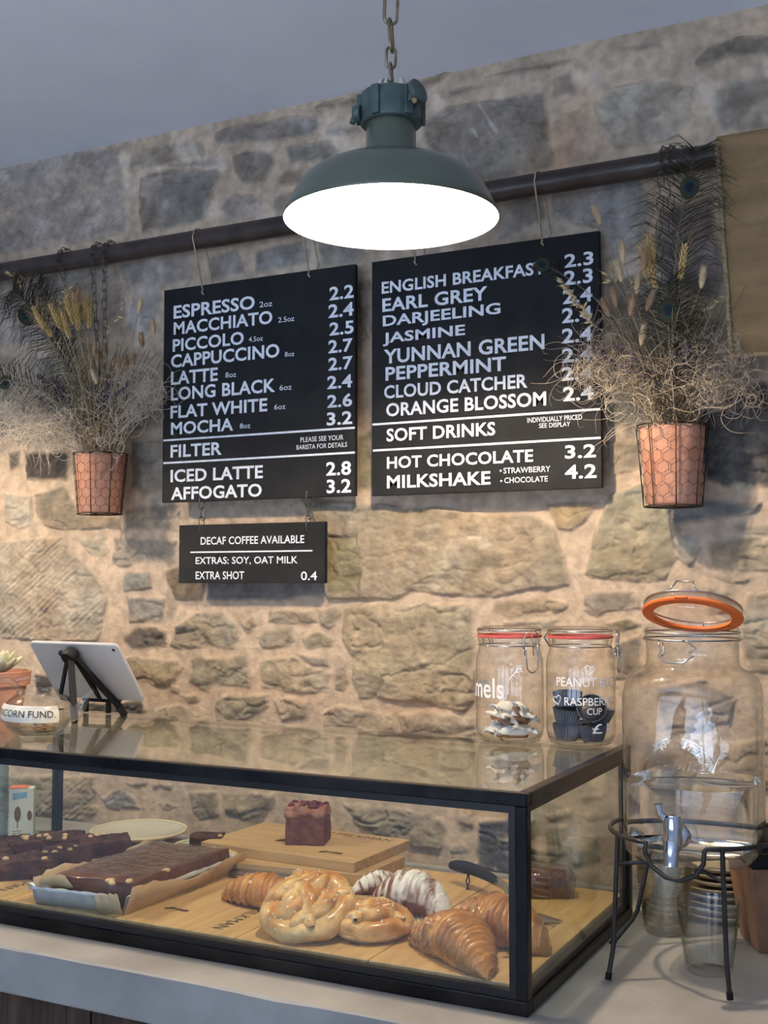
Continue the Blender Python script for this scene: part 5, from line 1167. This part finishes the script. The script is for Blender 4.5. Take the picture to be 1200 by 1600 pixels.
# ---------------------------------------------------------------- inside the display case
FL = 1.132
M['oak'] = surf('oiled_oak', (0.46, 0.27, 0.105), (0.62, 0.40, 0.175), 9, .5, .0004, 90, stretch=(7, .8, 7), lo=.3, hi=.7)
M['oak2'] = surf('oiled_oak_plank', (0.42, 0.26, 0.115), (0.57, 0.38, 0.185), 9, .5, .0004, 90, stretch=(.8, 7, 7), lo=.3, hi=.7)
M['burn'] = surf('branded_mark', (0.045, 0.025, 0.014), (0.10, 0.06, 0.03), 90, .8)
def hand_icon(b, o, ux, uy, n):       # a little branded bottle mark lying on its side
    P = [(0, .25), (.10, .55), (.22, .80), (.34, .62), (.48, .60), (.60, .72), (.76, .70), (.90, .78), (1, .70), (1, .32), (.88, .25), (.72, .32), (.56, .28), (.46, .40), (.34, .36), (.22, .10), (.10, .05)]
    b.add([o + ux * x + uy * y + n for x, y in P], [tuple(range(len(P)))])
seams = [-.549, -.772, -.994, -1.222, -1.448, -1.672]
tops = ('under the two glossy croissants', 'under the two twisted buns', 'under the turnover', 'under the foil tray', 'under the nut brownies')
for k in range(5):
    xr, xl = seams[k] - .0008, seams[k + 1] + .0008; t = thing('serving_board', 'flat oak serving board lining the case floor, ' + tops[k], 'board', ((xr + xl) / 2, 1.72, FL - .022), group='serving boards lining the case'); v = t.location
    MB().box(Vector((xl, 1.470, FL - .022)) - v, Vector((xr, 1.972 - .004 * (k % 2), FL)) - v).build('wood', M['oak'], t, bevel=.0015)
    b = MB(); x_ = xr - (.060 if k == 0 else .058); y1 = (1.745, 1.70, 1.675, 1.69, 1.69)[k]
    put_text(b, ('THE MILKMAN', 0.0), Vector((x_, y1, FL + .0004)) - v, (0, -.180, 0), (.020, 0, 0), (0, 0, 0)); 
    hand_icon(b, Vector((xl + .035, 1.545, FL + .0004)) - v, Vector((.046, -.006, 0)), Vector((.003, .022, 0)), Vector((0, 0, 0))); hand_icon(b, Vector((xl + .050, 1.885, FL + .0004)) - v, Vector((.046, 0, 0)), Vector((0, .024, 0)), Vector((0, 0, 0)))
    b.build('branding', M['burn'], t)
o = MB().box((X0 + T, Y0 + T, CT + .0015), (X1 - T, Y1 - .001, CT + .0095)).build('base_panel', M['gasket'], bpy.data.objects['display_case']); o.data.transform(Matrix.Translation(-dl))
# two stacked boards with a square cake
def oboard(label, FLc, FRc, RRc, z0, z1):
    a, b_, c = [Vector((p.x, p.y, 0)) for p in (FLc, FRc, RRc)]; d = a + c - b_; P = [a, b_, c, d]; t = thing('serving_board', label, 'board', (b_ + d) / 2 + Vector((0, 0, z0)))
    MB().hexa([p + Vector((0, 0, z0)) - t.location for p in P] + [p + Vector((0, 0, z1)) - t.location for p in P]).build('wood', M['oak2'], t, bevel=.0012); return t, P
zA, zB = FL + .021, FL + .039
fr, fl_ = at_z(568, 1367, zA), at_z(312, 1342, zA); rr = fr + Vector((.004, .155, 0)); oboard('lower of the two stacked oak boards under the square cake', fl_, fr, rr, FL, zA)
fr, fl_ = at_z(553, 1348, zB), at_z(314, 1315, zB); rr = at_z(641, 1312, zB)
t, P = oboard('upper of the two stacked oak boards, carrying the square cake', fl_, fr, rr, zA, zB)
exx = (P[1] - P[0]).normalized(); eyy = (P[3] - P[0]).normalized(); b = MB(); zt = Vector((0, 0, zB + .0004)); o = P[3] + exx * .130 - eyy * .036 + zt - t.location
put_text(b, ('THE MILKMAN', 0.0), o, exx * .178, eyy * .020, (0, 0, 0)); hand_icon(b, P[0] + exx * .235 + eyy * .034 + zt - t.location, exx * .046, eyy * .024, Vector((0, 0, 0))); hand_icon(b, P[0] + exx * .115 + eyy * .070 + zt - t.location, exx * .05, eyy * .03, Vector((0, 0, 0))); b.build('branding', M['burn'], t)

def lump(name, mat, parent, lo, hi, n=12, amp=.002, f=60, top=0.0, seed=0, rnd=.12, mtx=None, smooth=True, colf=None):
    """a rounded, uneven block between two corners"""
    lo, hi = Vector(lo), Vector(hi); c = (lo + hi) / 2; h = (hi - lo) / 2; b = MB(); ids = {}; vs = []; fs = []
    def vid(i, j, k):
        if (i, j, k) not in ids: ids[(i, j, k)] = len(vs); vs.append(Vector((2 * i / n - 1, 2 * j / n - 1, 2 * k / n - 1)))
        return ids[(i, j, k)]
    for i in range(n):
        for j in range(n):
            for q in (0, n):
                A = [vid(q, i, j), vid(q, i + 1, j), vid(q, i + 1, j + 1), vid(q, i, j + 1)]; fs.append(tuple(A if q else A[::-1]))
                A = [vid(i, q, j), vid(i, q, j + 1), vid(i + 1, q, j + 1), vid(i + 1, q, j)]; fs.append(tuple(A if q else A[::-1]))
                A = [vid(i, j, q), vid(i + 1, j, q), vid(i + 1, j + 1, q), vid(i, j + 1, q)]; fs.append(tuple(A if q else A[::-1]))
    out = []; A_ = np.array([v[:] for v in vs]); W_ = A_ * np.array(h) + np.array(c)
    nn1 = fbm(W_[:, 0] * f + W_[:, 2] * f * .6, W_[:, 1] * f + W_[:, 2] * f * .8, seed, 4); nn2 = fbm(W_[:, 0] * f * .35 + 7, W_[:, 1] * f * .35 + W_[:, 2] * f * .3, seed + 5, 3)
    for v, w_, a1, a2 in zip(vs, W_, nn1, nn2):
        e = max(abs(v.x), abs(v.y), abs(v.z)); l = v.length; s = (1 - rnd) + rnd * e / l * 1.25; p = Vector((c.x + h.x * v.x * s, c.y + h.y * v.y * s, c.z + h.z * v.z * (s if v.z > 0 else 1)))
        nrm_ = Vector((v.x ** 5, v.y ** 5, v.z ** 5)).normalized(); p += nrm_ * (a1 * amp * 2 + a2 * amp * 2) * (1 if v.z > -.9 else .15)
        if v.z > .9: p.z += top * (a2 + .3)
        p.z = max(p.z, lo.z)
        out.append(mtx @ p if mtx else p)
    b.add(out, fs)
    if colf: b.c = [colf(v, a1, a2) for v, a1, a2 in zip(vs, nn1, nn2)]
    return b.build(name, mat, parent, smooth=smooth, colors=bool(colf))
M['loaf'] = surf('berry_cake_crust', (0.10, 0.030, 0.022), (0.20, 0.075, 0.05), 60, .75, .0016, 160, lo=.3, hi=.7)
M['loaftop'] = surf('berry_cake_top', (0.16, 0.05, 0.035), (0.46, 0.24, 0.15), 50, .75, .0016, 140)
M['berry'] = surf('dark_berries', (0.025, 0.010, 0.022), (0.20, 0.018, 0.03), 40, .28, .0006, 120)
cf = at_z(445, 1320, zB); cr = at_z(507, 1322, zB); w_ = (cr - cf).length; cdir = (cr - cf).normalized(); ang = math.atan2(cdir.y, cdir.x)
t = thing('berry_cake', 'square chunk of dark berry cake on the upper oak board', 'cake', (cf + cr) / 2 + Vector((-cdir.y, cdir.x, 0)) * w_ * .42); t.rotation_euler = (0, 0, ang); t.location.z = zB; hb = w_ / 2 * 1.0
lump('cake', M['loaf'], t, (-hb, -hb * .9, 0), (hb, hb * .9, .056), 16, .0028, 60, 0, 3, .12)
lump('crumb_top', M['loaftop'], t, (-hb * 1.02, -hb * .92, .050), (hb * 1.02, hb * .92, .064), 16, .0050, 55, .008, 4, .25)
b = MB(); R = random.Random(6)
for k in range(34):
    p = Vector((R.uniform(-hb, hb) * .85, R.uniform(-hb, hb) * .75, .067 + R.uniform(-.003, .004))); r = R.uniform(.004, .0075); b.ball(p, r, r * R.uniform(.8, 1.1), r * .75, 10, 6)
b.build('berries', M['berry'], t, smooth=True)

# pastries
M['pastry'] = surf('baked_pastry', (0.82, 0.82, 0.82), (1.12, 1.10, 1.06), 70, .42, .0007, 180, attr='Col', coat=.25, sss=.08)
M['powder'] = surf('powdered_pastry', (0.88, 0.88, 0.88), (1.08, 1.08, 1.08), 120, .85, .0008, 260, attr='Col')
def croissant(label, pA, pB, rmax, seed, ridges=6.0, powder=False, flat=.82, bend=.18, fat=.62, pal=((.58, .245, .055), (.24, .075, .018), (.74, .42, .14)), lift=0.0):
    A, B_ = Vector(pA), Vector(pB); L_ = (B_ - A).length; ax = (B_ - A).normalized(); sd = Vector((-ax.y, ax.x, 0)); mid = (A + B_) / 2; t = thing('croissant', label, 'pastry', Vector((mid.x, mid.y, A.z)))
    nt_, na = 150, 56; b = MB(); vs = []; cs = []
    for i in range(nt_ + 1):
        u = -1 + 2 * i / nt_; au = abs(u); env = max(0.0, 1 - au ** 1.9) ** fat * .93 + .07 * (1 - au); ph0 = au * ridges
        for k in range(na):
            a = 2 * math.pi * k / na; ca, sa = math.cos(a), math.sin(a)
            tw = .30 * math.sin(a + seed) + .55 * float(ca) * (1 if u > 0 else -1) * .35; nzv = float(fbm(np.array([u * 5 + ca * 1.3]), np.array([sa * 1.3 + seed]), seed, 3)[0])
            ph = ph0 + tw + nzv * .55; fr_ = ph - math.floor(ph); step = (1 - fr_) ** 1.5 if au > .06 else .5
            fine = math.sin(ph * 2 * math.pi * 3.0 + nzv * 5); rr = rmax * env * (1 + .20 * (step - .5) + .026 * fine + .14 * nzv)
            y = sd * (ca * rr + bend * L_ * (u * u - .35)); z = max(-.0, (sa * rr * flat + rmax * flat * .82 * env)); p = ax * (u * L_ / 2) + y + Vector((0, 0, max(z, .0004) + lift)); vs.append(p)
            base, dark, pale = [Vector(q) for q in pal]; edge = max(0, 1 - fr_ * 5) if au > .05 else 0; crest = .5 + .5 * fine
            col = base.lerp(dark, min(1, .75 * edge + .34 * max(0, nzv * 3 + .30) + .32 * (1 - crest))); col = col.lerp(pale, max(0, min(1, (fr_ - .70) * 2.2 + .12 * crest)))
            if sa < -.4: col = col.lerp(pale, .4)
            if powder:
                cover = max(0, min(1, 1.15 - edge * 1.2 - (.6 if fr_ > .86 else 0) + nzv * 3.6 - (.7 if sa < -.1 else 0) + .1 * fine)); col = Vector((.24, .10, .06)).lerp(Vector((.86, .82, .76)), cover)
            cs.append(tuple(col))
    fs = [(i * na + k, i * na + (k + 1) % na, (i + 1) * na + (k + 1) % na, (i + 1) * na + k) for i in range(nt_) for k in range(na)]
    b.v = vs; b.c = cs; b.f = [f[::-1] for f in fs]
    b.build('pastry', M['powder' if powder else 'pastry'], t, smooth=True, colors=True); return t
P_ = lambda x, y: at_z(x, y, FL + .0005)
croissant('large glossy croissant at the front beside the case corner post', P_(652, 1470), P_(775, 1530), .042, 3, 6.5, bend=-.10, fat=.70)
croissant('glossy croissant partly hidden behind the case corner post', P_(700, 1452), P_(864, 1492), .044, 8, 6.0, bend=-.06, fat=.6, pal=((.52, .22, .055), (.22, .07, .02), (.68, .38, .13)))
croissant('sugar dusted croissant in front of the stacked oak boards', P_(585, 1412), P_(706, 1438), .037, 5, 5.0, True, .95, bend=-.05, fat=.55)
croissant('sugar dusted croissant mostly hidden behind the twisted buns', P_(548, 1396), P_(640, 1392), .022, 9, 4.5, True, .9, bend=.0)
t_ = croissant('pointed golden turnover pastry beside the foil tray', P_(346, 1404), P_(480, 1424), .031, 12, 5.0, False, .9, bend=.04, fat=.50, pal=((.62, .27, .07), (.30, .10, .025), (.80, .50, .20)))
t_.name = 'turnover'
M['bun'] = M['pastry']; M['nib'] = surf('pearl_sugar', (0.80, 0.72, 0.56), (0.88, 0.82, 0.70), 90, .5, sss=.2)
def bun(label, c, Rb, h, rot, seed):
    """a wreath of dough with strands laid over and under across the middle"""
    t = thing('twisted_bun', label, 'pastry', c, rot=rot); b = MB(); R = random.Random(seed); top = []
    def strand(path, n, rad, closed, na=18, grooves=3):
        vs = []; cs = []
        for i in range(n):
            s_ = i / (n if closed else n - 1); p = path(s_); tg = (path(min(1, s_ + .004)) - path(max(0, s_ - .004))) if not closed else (path(s_ + .004) - path(s_ - .004)); tg.normalize(); sd = tg.cross(Vector((0, 0, 1))).normalized(); n_ = sd.cross(tg); env = 1.0 if closed else (max(0.02, math.sin(math.pi * min(max(s_, .004), .996))) ** .35)
            for k in range(na):
                q = 2 * math.pi * k / na; nv = nz((p.x * 45 + math.cos(q), p.y * 45 + math.sin(q), seed), 1.0, seed); gr = math.cos(grooves * (q + s_ * 9)); rr = rad(s_) * env * (1 + .16 * nv + .06 * gr); w_ = p + sd * math.cos(q) * rr + n_ * math.sin(q) * rr * .85; w_.z = max(w_.z, .0008); vs.append(w_)
                up = math.sin(q); col = Vector((.84, .55, .24)).lerp(Vector((.50, .20, .045)), max(0, min(1, .36 + .40 * up + nv * 2.6 + .10 * gr))); cs.append(tuple(col))
                if up > .5: top.append(w_)
        o = len(b.v); m_ = n if closed else n - 1; b.v += vs; b.c += cs; b.f += [(o + i * na + (k + 1) % na, o + ((i + 1) % n) * na + (k + 1) % na, o + ((i + 1) % n) * na + k, o + i * na + k) for i in range(m_) for k in range(na)]
    strand(lambda s_: Vector((Rb * .74 * math.cos(2 * math.pi * s_), Rb * .74 * math.sin(2 * math.pi * s_), h * .40 + h * .05 * math.sin(10 * math.pi * s_))), 120, lambda s_: Rb * .265 * (1 + .07 * math.sin(14 * math.pi * s_)), True)
    for j, (off, an) in enumerate(((-.46, .15), (-.16, -.22), (.16, .20), (.46, -.12), (.0, 1.25))):
        ca, sa = math.cos(an), math.sin(an); half = math.sqrt(max(.05, .80 - off * off)) * Rb
        def pth(s_, off=off, ca=ca, sa=sa, half=half, j=j):
            u = (2 * s_ - 1) * half; w_ = off * Rb + .055 * Rb * math.sin(3 * math.pi * s_ + j * 1.7); z = h * (.62 + .16 * math.sin(math.pi * s_) + .045 * math.sin(4 * math.pi * s_ + j * 2.1)) + (.10 * h if j == 4 else 0); return Vector((u * ca - w_ * sa, u * sa + w_ * ca, z))
        strand(pth, 60, lambda s_: Rb * .20, False)
    o = len(b.v); b.lathe([(0, .001), (Rb * .80, .001), (Rb * .93, h * .2), (Rb * .90, h * .45), (Rb * .70, h * .62), (Rb * .35, h * .68), (0, h * .68)], n=40); b.c[o:] = [(.80, .56, .29)] * (len(b.v) - o)
    b.build('dough', M['bun'], t, smooth=True, colors=True); b = MB()
    for k in range(170):
        p = R.choice(top); b.ball(p + Vector((R.uniform(-1, 1), R.uniform(-1, 1), 0)) * .002, R.uniform(.0008, .0018), n=5, m=4)
    tag(b.build('pearl_sugar', M['nib'], t, smooth=False), kind='stuff'); return t
c2 = at_z(583, 1462, FL); bun('twisted golden bun lying flat between the leaning bun and the croissants', (c2.x - .006, c2.y + .006, FL), .062, .046, (0, 0, .4), 5)
c1 = at_z(470, 1462, FL); d0, r0 = facing(c1); Rb = .072
ry = Matrix.Rotation(math.radians(27), 4, r0 * .92 + d0 * .38)
t_ = bun('sugar sprinkled twisted bun leaning on its neighbour', c1, Rb, .042, (0, 0, 0), 11); t_.rotation_euler = (ry @ Matrix.Rotation(1.0, 4, 'Z')).to_euler()
low = min((t_.rotation_euler.to_matrix() @ Vector((Rb * math.cos(a / 10), Rb * math.sin(a / 10), .006))).z for a in range(63)); t_.location = (c1.x + .002, c1.y + .022, FL - low * .92)
b = MB(); R = random.Random(1)
for k in range(40):
    p = at_z(R.uniform(640, 668), R.uniform(1432, 1448), FL); b.ball(p + Vector((0, 0, .001)), R.uniform(.001, .0022), n=5, m=4)
tag(b.build('sugar_crumbs', M['nib']), 'loose white sugar crumbs on the board beside the dusted croissant', 'crumbs', kind='stuff')

# foil tray of chocolate traybake
M['foilpan'] = surf('aluminium_foil', (0.60, 0.63, 0.68), (0.80, 0.82, 0.86), 24, .42, .0030, 45, metal=.65)
M['parch'] = surf('baking_parchment', (0.46, 0.32, 0.16), (0.60, 0.46, 0.27), 14, .5, .0016, 60, sss=.1)
M['brownie'] = surf('chocolate_traybake', (0.085, 0.026, 0.013), (0.17, 0.062, 0.034), 26, .42, .0016, 110, coat=.25)
M['film'] = clear('cling_film', (0.93, 0.90, 0.88), (0.6, 0.55, 0.52), 2.0, refl=.10, rough=.10, wav=.012, wscale=45)
A = at_z(56, 1412, FL); B_ = at_z(190, 1428, FL); C_ = at_z(376, 1364, FL); ex = (B_ - A); ey = (C_ - B_); ey.z = ex.z = 0; wx, wy = ex.length, ey.length; ex.normalize(); ey = (ey - ex * ey.dot(ex) * .35).normalized()
t = thing('foil_tray', 'foil baking tray lined with parchment in the case front', 'tray', A + ex * wx / 2 + ey * wy / 2); v = t.location.copy(); Lc = lambda x, y, z: A + ex * (x * wx) + ey * (y * wy) + Vector((0, 0, z)) - v
R = random.Random(12); jit = lambda s: Vector((R.uniform(-s, s), R.uniform(-s, s), R.uniform(-s, s)))
def wall(b, p, q, out, h, n=16, hf=lambda s: 1.0, fl=.009, lip=True, j=.0012):
    rows = []
    for i in range(n + 1):
        s = i / n; p0 = p.lerp(q, s); hh = h * hf(s); r = [p0 + jit(j * .3) + Vector((0, 0, .0006)), p0 + out * fl * .5 + Vector((0, 0, hh * .5)) + jit(j), p0 + out * fl + Vector((0, 0, hh)) + jit(j)]
        if lip: r += [p0 + out * (fl + .006) + Vector((0, 0, hh + .001)) + jit(j * .5), p0 + out * (fl + .0075) + Vector((0, 0, hh - .003)) + jit(j * .5)]
        rows.append(r)
    k = len(rows[0]); b.add([x for r in rows for x in r], [(i * k + m_, (i + 1) * k + m_, (i + 1) * k + m_ + 1, i * k + m_ + 1) for i in range(n) for m_ in range(k - 1)])
c00, c10, c11, c01 = Lc(0, 0, 0), Lc(1, 0, 0), Lc(1, 1, 0), Lc(0, 1, 0); b = MB()
b.add([c00, c10, c11, c01], [(0, 1, 2, 3)]); wall(b, c00, c10, -ey, .030); wall(b, c10, c11, ex, .028, 22); wall(b, c11, c01, ey, .028); wall(b, c01, c00, -ex, .030, 22)
o = b.build('foil', M['foilpan'], t, smooth=True, sharp=30); so = o.modifiers.new('thick', 'SOLIDIFY'); so.thickness = .0008
b = MB(); wall(b, Lc(1.07, -.03, .001), Lc(1.08, 1.02, .001), ex, .036, 24, lambda s: .95 + .25 * math.cos(s * 6.0) * (1 - s) + .12 * math.sin(s * 9), .016, False, .002); wall(b, Lc(-.02, .02, .003), Lc(-.02, 1, .003), -ex, .036, 20, lambda s: 1.0 + .2 * math.sin(s * 8), .006, False, .003)
wall(b, Lc(0, 1.01, .003), Lc(1.02, 1.01, .003), ey, .033, 16, lambda s: 1 + .1 * math.sin(s * 11), .008, False, .002)
P0, P1 = Lc(1.07, -.04, .001), Lc(.80, -.05, .001); wall(b, P1, P0, -ey, .032, 10, lambda s: 1.0 + .15 * s, .012, False, .002)
Q0, Q1 = Lc(.02, .02, .030), Lc(.42, .01, .030); wall(b, Q0, Q1, Vector((0, 0, 1)), .016, 8, lambda s: math.sin(max(.05, s) * math.pi) ** .6, .003, False, .002)
o = b.build('parchment', M['parch'], t, smooth=True); so = o.modifiers.new('thick', 'SOLIDIFY'); so.thickness = .0007
fm = Matrix(((ex.x, ey.x, 0, 0), (ex.y, ey.y, 0, 0), (0, 0, 1, 0), (0, 0, 0, 1)))
tb = thing('chocolate_traybake', 'slab of chocolate traybake under cling film in the foil tray', 'cake', v)
lump('cake', M['brownie'], tb, (-wx * .47, -wy * .40, .002), (wx * .48, wy * .49, .040), 26, .0022, 45, .004, 7, .08, fm)
lump('cling_film', M['film'], tb, (-wx * .43, -wy * .30, .034), (wx * .46, wy * .47, .0435), 26, .0014, 60, .004, 7, .06, fm)
M['nut'] = surf('toasted_nut', (0.56, 0.36, 0.17), (0.72, 0.52, 0.28), 40, .6)
b = MB()
for x, y in ((.40, -.37), (.22, -.40), (.45, -.1), (.30, -.44)): b.ball(fm @ Vector((wx * x, wy * y, .041)), .009, .006, .004, 7, 5, Matrix.Rotation(R.uniform(0, 3), 4, 'Z'))
b.build('nut_pieces', M['nut'], tb, smooth=True)
# brownies behind it
M['brown2'] = surf('nut_brownie', (0.016, 0.006, 0.004), (0.105, 0.036, 0.020), 45, .8, .0040, 80, lo=.3, hi=.65)
for k, (px, py, rz, sz, lab) in enumerate(((40, 1366, .25, .052, 'nutty chocolate brownie nearest the left frame edge'), (104, 1352, .30, .044, 'nutty chocolate brownie behind the foil tray corner'), (162, 1334, .35, .048, 'nutty chocolate brownie in front of the cream plate'), (92, 1330, .1, .045, 'nutty chocolate brownie by the case rear post'), (-30, 1352, .5, .05, 'nutty chocolate brownie cut by the left frame edge'), (30, 1336, .2, .045, 'nutty chocolate brownie below the small carton'))):
    c = at_z(px, py, FL); t = thing('brownie', lab, 'brownie', c, rz + YAW, 'nut brownies on the case floor'); s = sz
    lump('cake', M['brown2'], t, (-s, -s * .8, 0), (s, s * .8, .029), 22, .0045, 80, .007, 20 + k, .10)
    for q in range(4): n_ = MB().ball((R.uniform(-s, s) * .8, R.uniform(-s, s) * .7, .031), .0065, .005, .004, 7, 5, Matrix.Rotation(R.uniform(0, 3), 4, 'Z')).build('nut_piece', M['nut'], t, smooth=True)
# plates at the back
M['cream'] = surf('cream_glaze', (0.50, 0.47, 0.37), (0.58, 0.55, 0.45), 12, .35, coat=.3); M['rimglaze'] = surf('pale_rim_glaze', (0.72, 0.64, 0.42), None, rough=.35)
def plate(label, c, Rp, mat):
    t = thing('plate', label, 'plate', c); MB().lathe([(0, 0), (Rp * .55, 0), (Rp * .60, .003), (Rp * .92, .013), (Rp, .0185), (Rp * .99, .020), (Rp * .90, .0165), (Rp * .62, .0075), (0, .006)], n=72).build('dish', mat, t, smooth=True); MB().ring((0, 0, .0195), Rp * .995, .0022, 72, 8).build('rim', M['rimglaze'], t, smooth=True); return t
pc = at_z(217, 1296, 1.152); plate('cream plate with a yellow rim at the back of the case', (pc.x, pc.y, FL), 147 / 2 / 765.0, M['cream'])
M['sage'] = surf('sage_glaze', (0.42, 0.45, 0.38), (0.50, 0.53, 0.46), 12, .35, coat=.3)
pc = at_z(318, 1322, FL + .018); plate('pale green plate holding a brownie slice beside the stacked boards', (pc.x, pc.y + .0, FL), .058, M['sage'])
t = thing('brownie', 'dark brownie slice on the pale green plate', 'brownie', (pc.x + .012, pc.y - .005, FL + .007), YAW); lump('cake', M['brown2'], t, (-.032, -.026, 0), (.032, .026, .034), 14, .0022, 70, .004, 50, .14); MB().ball((.026, -.01, .034), .005, .004, .004, 7, 5).build('nut_piece', M['nut'], t, smooth=True)
# tongs and cake server
t = thing('serving_tongs', 'steel tongs lying in front of the stacked boards', 'tongs', at_z(430, 1376, FL)); v = t.location
M['steelsh'] = surf('brushed_steel', (0.50, 0.50, 0.49), None, rough=.22, metal=1.0)
for dy in (0, .014):
    A = at_z(356, 1372, FL); B_ = at_z(500, 1389, FL); b = MB(); sec = []
    for i in range(12):
        p = A.lerp(B_, i / 11) + Vector((0, dy * (1 - i / 11) + .012, .010 + .004 * math.sin(i / 11 * 3.1)))
        for q in range(9): a = math.pi * q / 8; sec.append(p - v + Vector((0, .0085 * math.cos(a), .008 * math.sin(a) - .008)))
    b.add(sec, [(i * 9 + q, (i + 1) * 9 + q, (i + 1) * 9 + q + 1, i * 9 + q + 1) for i in range(11) for q in range(8)]); o = b.build('arm', M['steelsh'], t, smooth=True); so = o.modifiers.new('thick', 'SOLIDIFY'); so.thickness = .001
hA = at_y(706, 1352, 1.90); hB = at_y(777, 1378, 1.84); hC = at_z(800, 1412, FL + .012); t = thing('cake_server', 'cake server with a black handle behind the croissants', 'utensil', (hB.x, hB.y, FL)); v = t.location
b = MB(); hp = bez(hA, (hA + hB) / 2 + Vector((0, 0, .012)), hB, 9); b.tube([p - v for p in hp], [.0075, .0098, .0105, .0105, .0100, .0095, .0088, .0080, .0072], 14); b.build('handle', M['blackplastic'], t, smooth=True, sharp=60)
b = MB(); b.tube([p - v for p in bez(hB, hB.lerp(hC, .6) + Vector((.012, 0, .012)), hC, 7)], [.0075, .0070, .0068, .0070, .0078, .0085, .009], 12); b.build('neck', M['steelsh'], t, smooth=True)
bd = Vector((hC.x, hC.y, FL + .004)) - v; dd = (at_z(905, 1440, FL) - at_z(800, 1412, FL)); dd.z = 0; dd.normalize(); ss = Vector((-dd.y, dd.x, 0)); b = MB(); b.hexa([bd - ss * .012, bd + dd * .075 - ss * .030, bd + dd * .10 + ss * .004, bd + ss * .014] + [p + Vector((0, 0, .0015)) for p in (bd - ss * .012, bd + dd * .075 - ss * .030, bd + dd * .10 + ss * .004, bd + ss * .014)]); b.build('blade', M['steelsh'], t)
tg = hp[3] - v; b = MB()
for s in (-.003, .003): b.tube([tg + Vector((0, 0, -.008)), tg + Vector((s, -.002, -.022)), tg + Vector((s * -.6, -.004, -.036)), tg + Vector((s * .7, -.006, -.050))], .0013, 6)
b.build('hanging_cord', M['blackplastic'], t, smooth=True)
pk = at_z(852, 1402, FL); t = thing('wrapped_cake', 'dark cake in crumpled clear film behind the case corner post', 'cake', (pk.x, pk.y + .02, FL), YAW); lump('cake', M['loaf'], t, (-.034, -.028, 0), (.034, .028, .036), 12, .003, 60, .004, 31, .2); lump('film_wrap', M['film'], t, (-.040, -.033, .0005), (.040, .033, .042), 16, .006, 70, .01, 33, .2)

# water bottle and carton beyond the far end of the case
M['bluewater'] = clear('blue_tinted_bottle', (0.66, 0.83, 0.92), (0.10, 0.25, 0.38), 1.6, refl=.06)
c = at_z(-2, 1322, CT); c = Vector((c.x - .06, c.y + .03, CT)); prof = [(0, .003), (.030, .001), (.038, .006)]
for k in range(9): z = .014 + k * .017; prof += [(.0405, z), (.0385, z + .008)]
prof += [(.0405, .170), (.040, .20), (.030, .235), (.0145, .258), (.0135, .275)]
t = thing('water_bottle', 'blue tinted ridged plastic water bottle beyond the end of the case', 'bottle', c); MB().lathe(prof, n=40).build('bottle_body', M['bluewater'], t, smooth=True); MB().lathe([(.0, .298), (.015, .298), (.0155, .294), (.0155, .275), (.0145, .272)], n=28).build('cap', surf('blue_cap', (.03, .12, .4), None, rough=.4), t, smooth=True, sharp=40)
M['cardw'] = surf('white_carton_card', (0.70, 0.68, 0.62), (0.76, 0.74, 0.68), 20, .5); M['cardo'] = surf('orange_print', (0.80, 0.20, 0.09), None, rough=.5); M['cardb'] = surf('blue_print', (0.20, 0.42, 0.58), None, rough=.5); M['cardn'] = surf('brown_print', (0.14, 0.07, 0.03), None, rough=.5)
cA = at_z(33, 1331, CT); sh = Vector((-.065, .03, 0)); cA = Vector((cA.x, cA.y, CT)) + sh; ex = Vector((.80, .60, 0)).normalized(); ey = Vector((-ex.y, ex.x, 0)); t = thing('drink_carton', 'small white carton with an orange top seen through the end of the case', 'carton', cA); w_, d_, h_ = .050, .034, .118
MB().hexa([Vector((0, 0, 0)), ex * w_, ex * w_ + ey * d_, ey * d_] + [p + Vector((0, 0, h_)) for p in (Vector((0, 0, 0)), ex * w_, ex * w_ + ey * d_, ey * d_)]).build('box', M['cardw'], t, bevel=.001)
MB().hexa([p + Vector((0, 0, h_ + .0002)) for p in (Vector((0, 0, 0)), ex * w_ * .75, ex * w_ * .75 + ey * d_, ey * d_)] + [p + Vector((0, 0, h_ + .002)) for p in (Vector((0, 0, 0)), ex * w_ * .75, ex * w_ * .75 + ey * d_, ey * d_)]).build('top_flap', M['cardo'], t)
b = MB(); f_ = -ey * .0004
def pan(b, pts): b.add([ex * (x * w_) + Vector((0, 0, z * h_)) + f_ for x, z in pts], [tuple(range(len(pts)))])
pan(b, [(.14, .80), (.72, .84), (.72, .94), (.14, .92)]); pan(b, [(.55, .02), (.98, .02), (.98, .16), (.85, .22), (.70, .14)]); b.build('blue_print', M['cardb'], t)
b = MB(); pan(b, [(.35 + .14 * math.cos(a * .52), .55 + .14 * math.sin(a * .52)) for a in range(12)]); pan(b, [(.33, .30), (.37, .30), (.37, .45), (.33, .45)]); pan(b, [(.84 + .10 * math.cos(a * .52), .52 + .09 * math.sin(a * .52)) for a in range(12)])
for z in (.12, .16, .20, .24): pan(b, [(.14, z), (.52, z + .01), (.52, z + .02), (.14, z + .01)])
b.build('brown_print', M['cardn'], t)
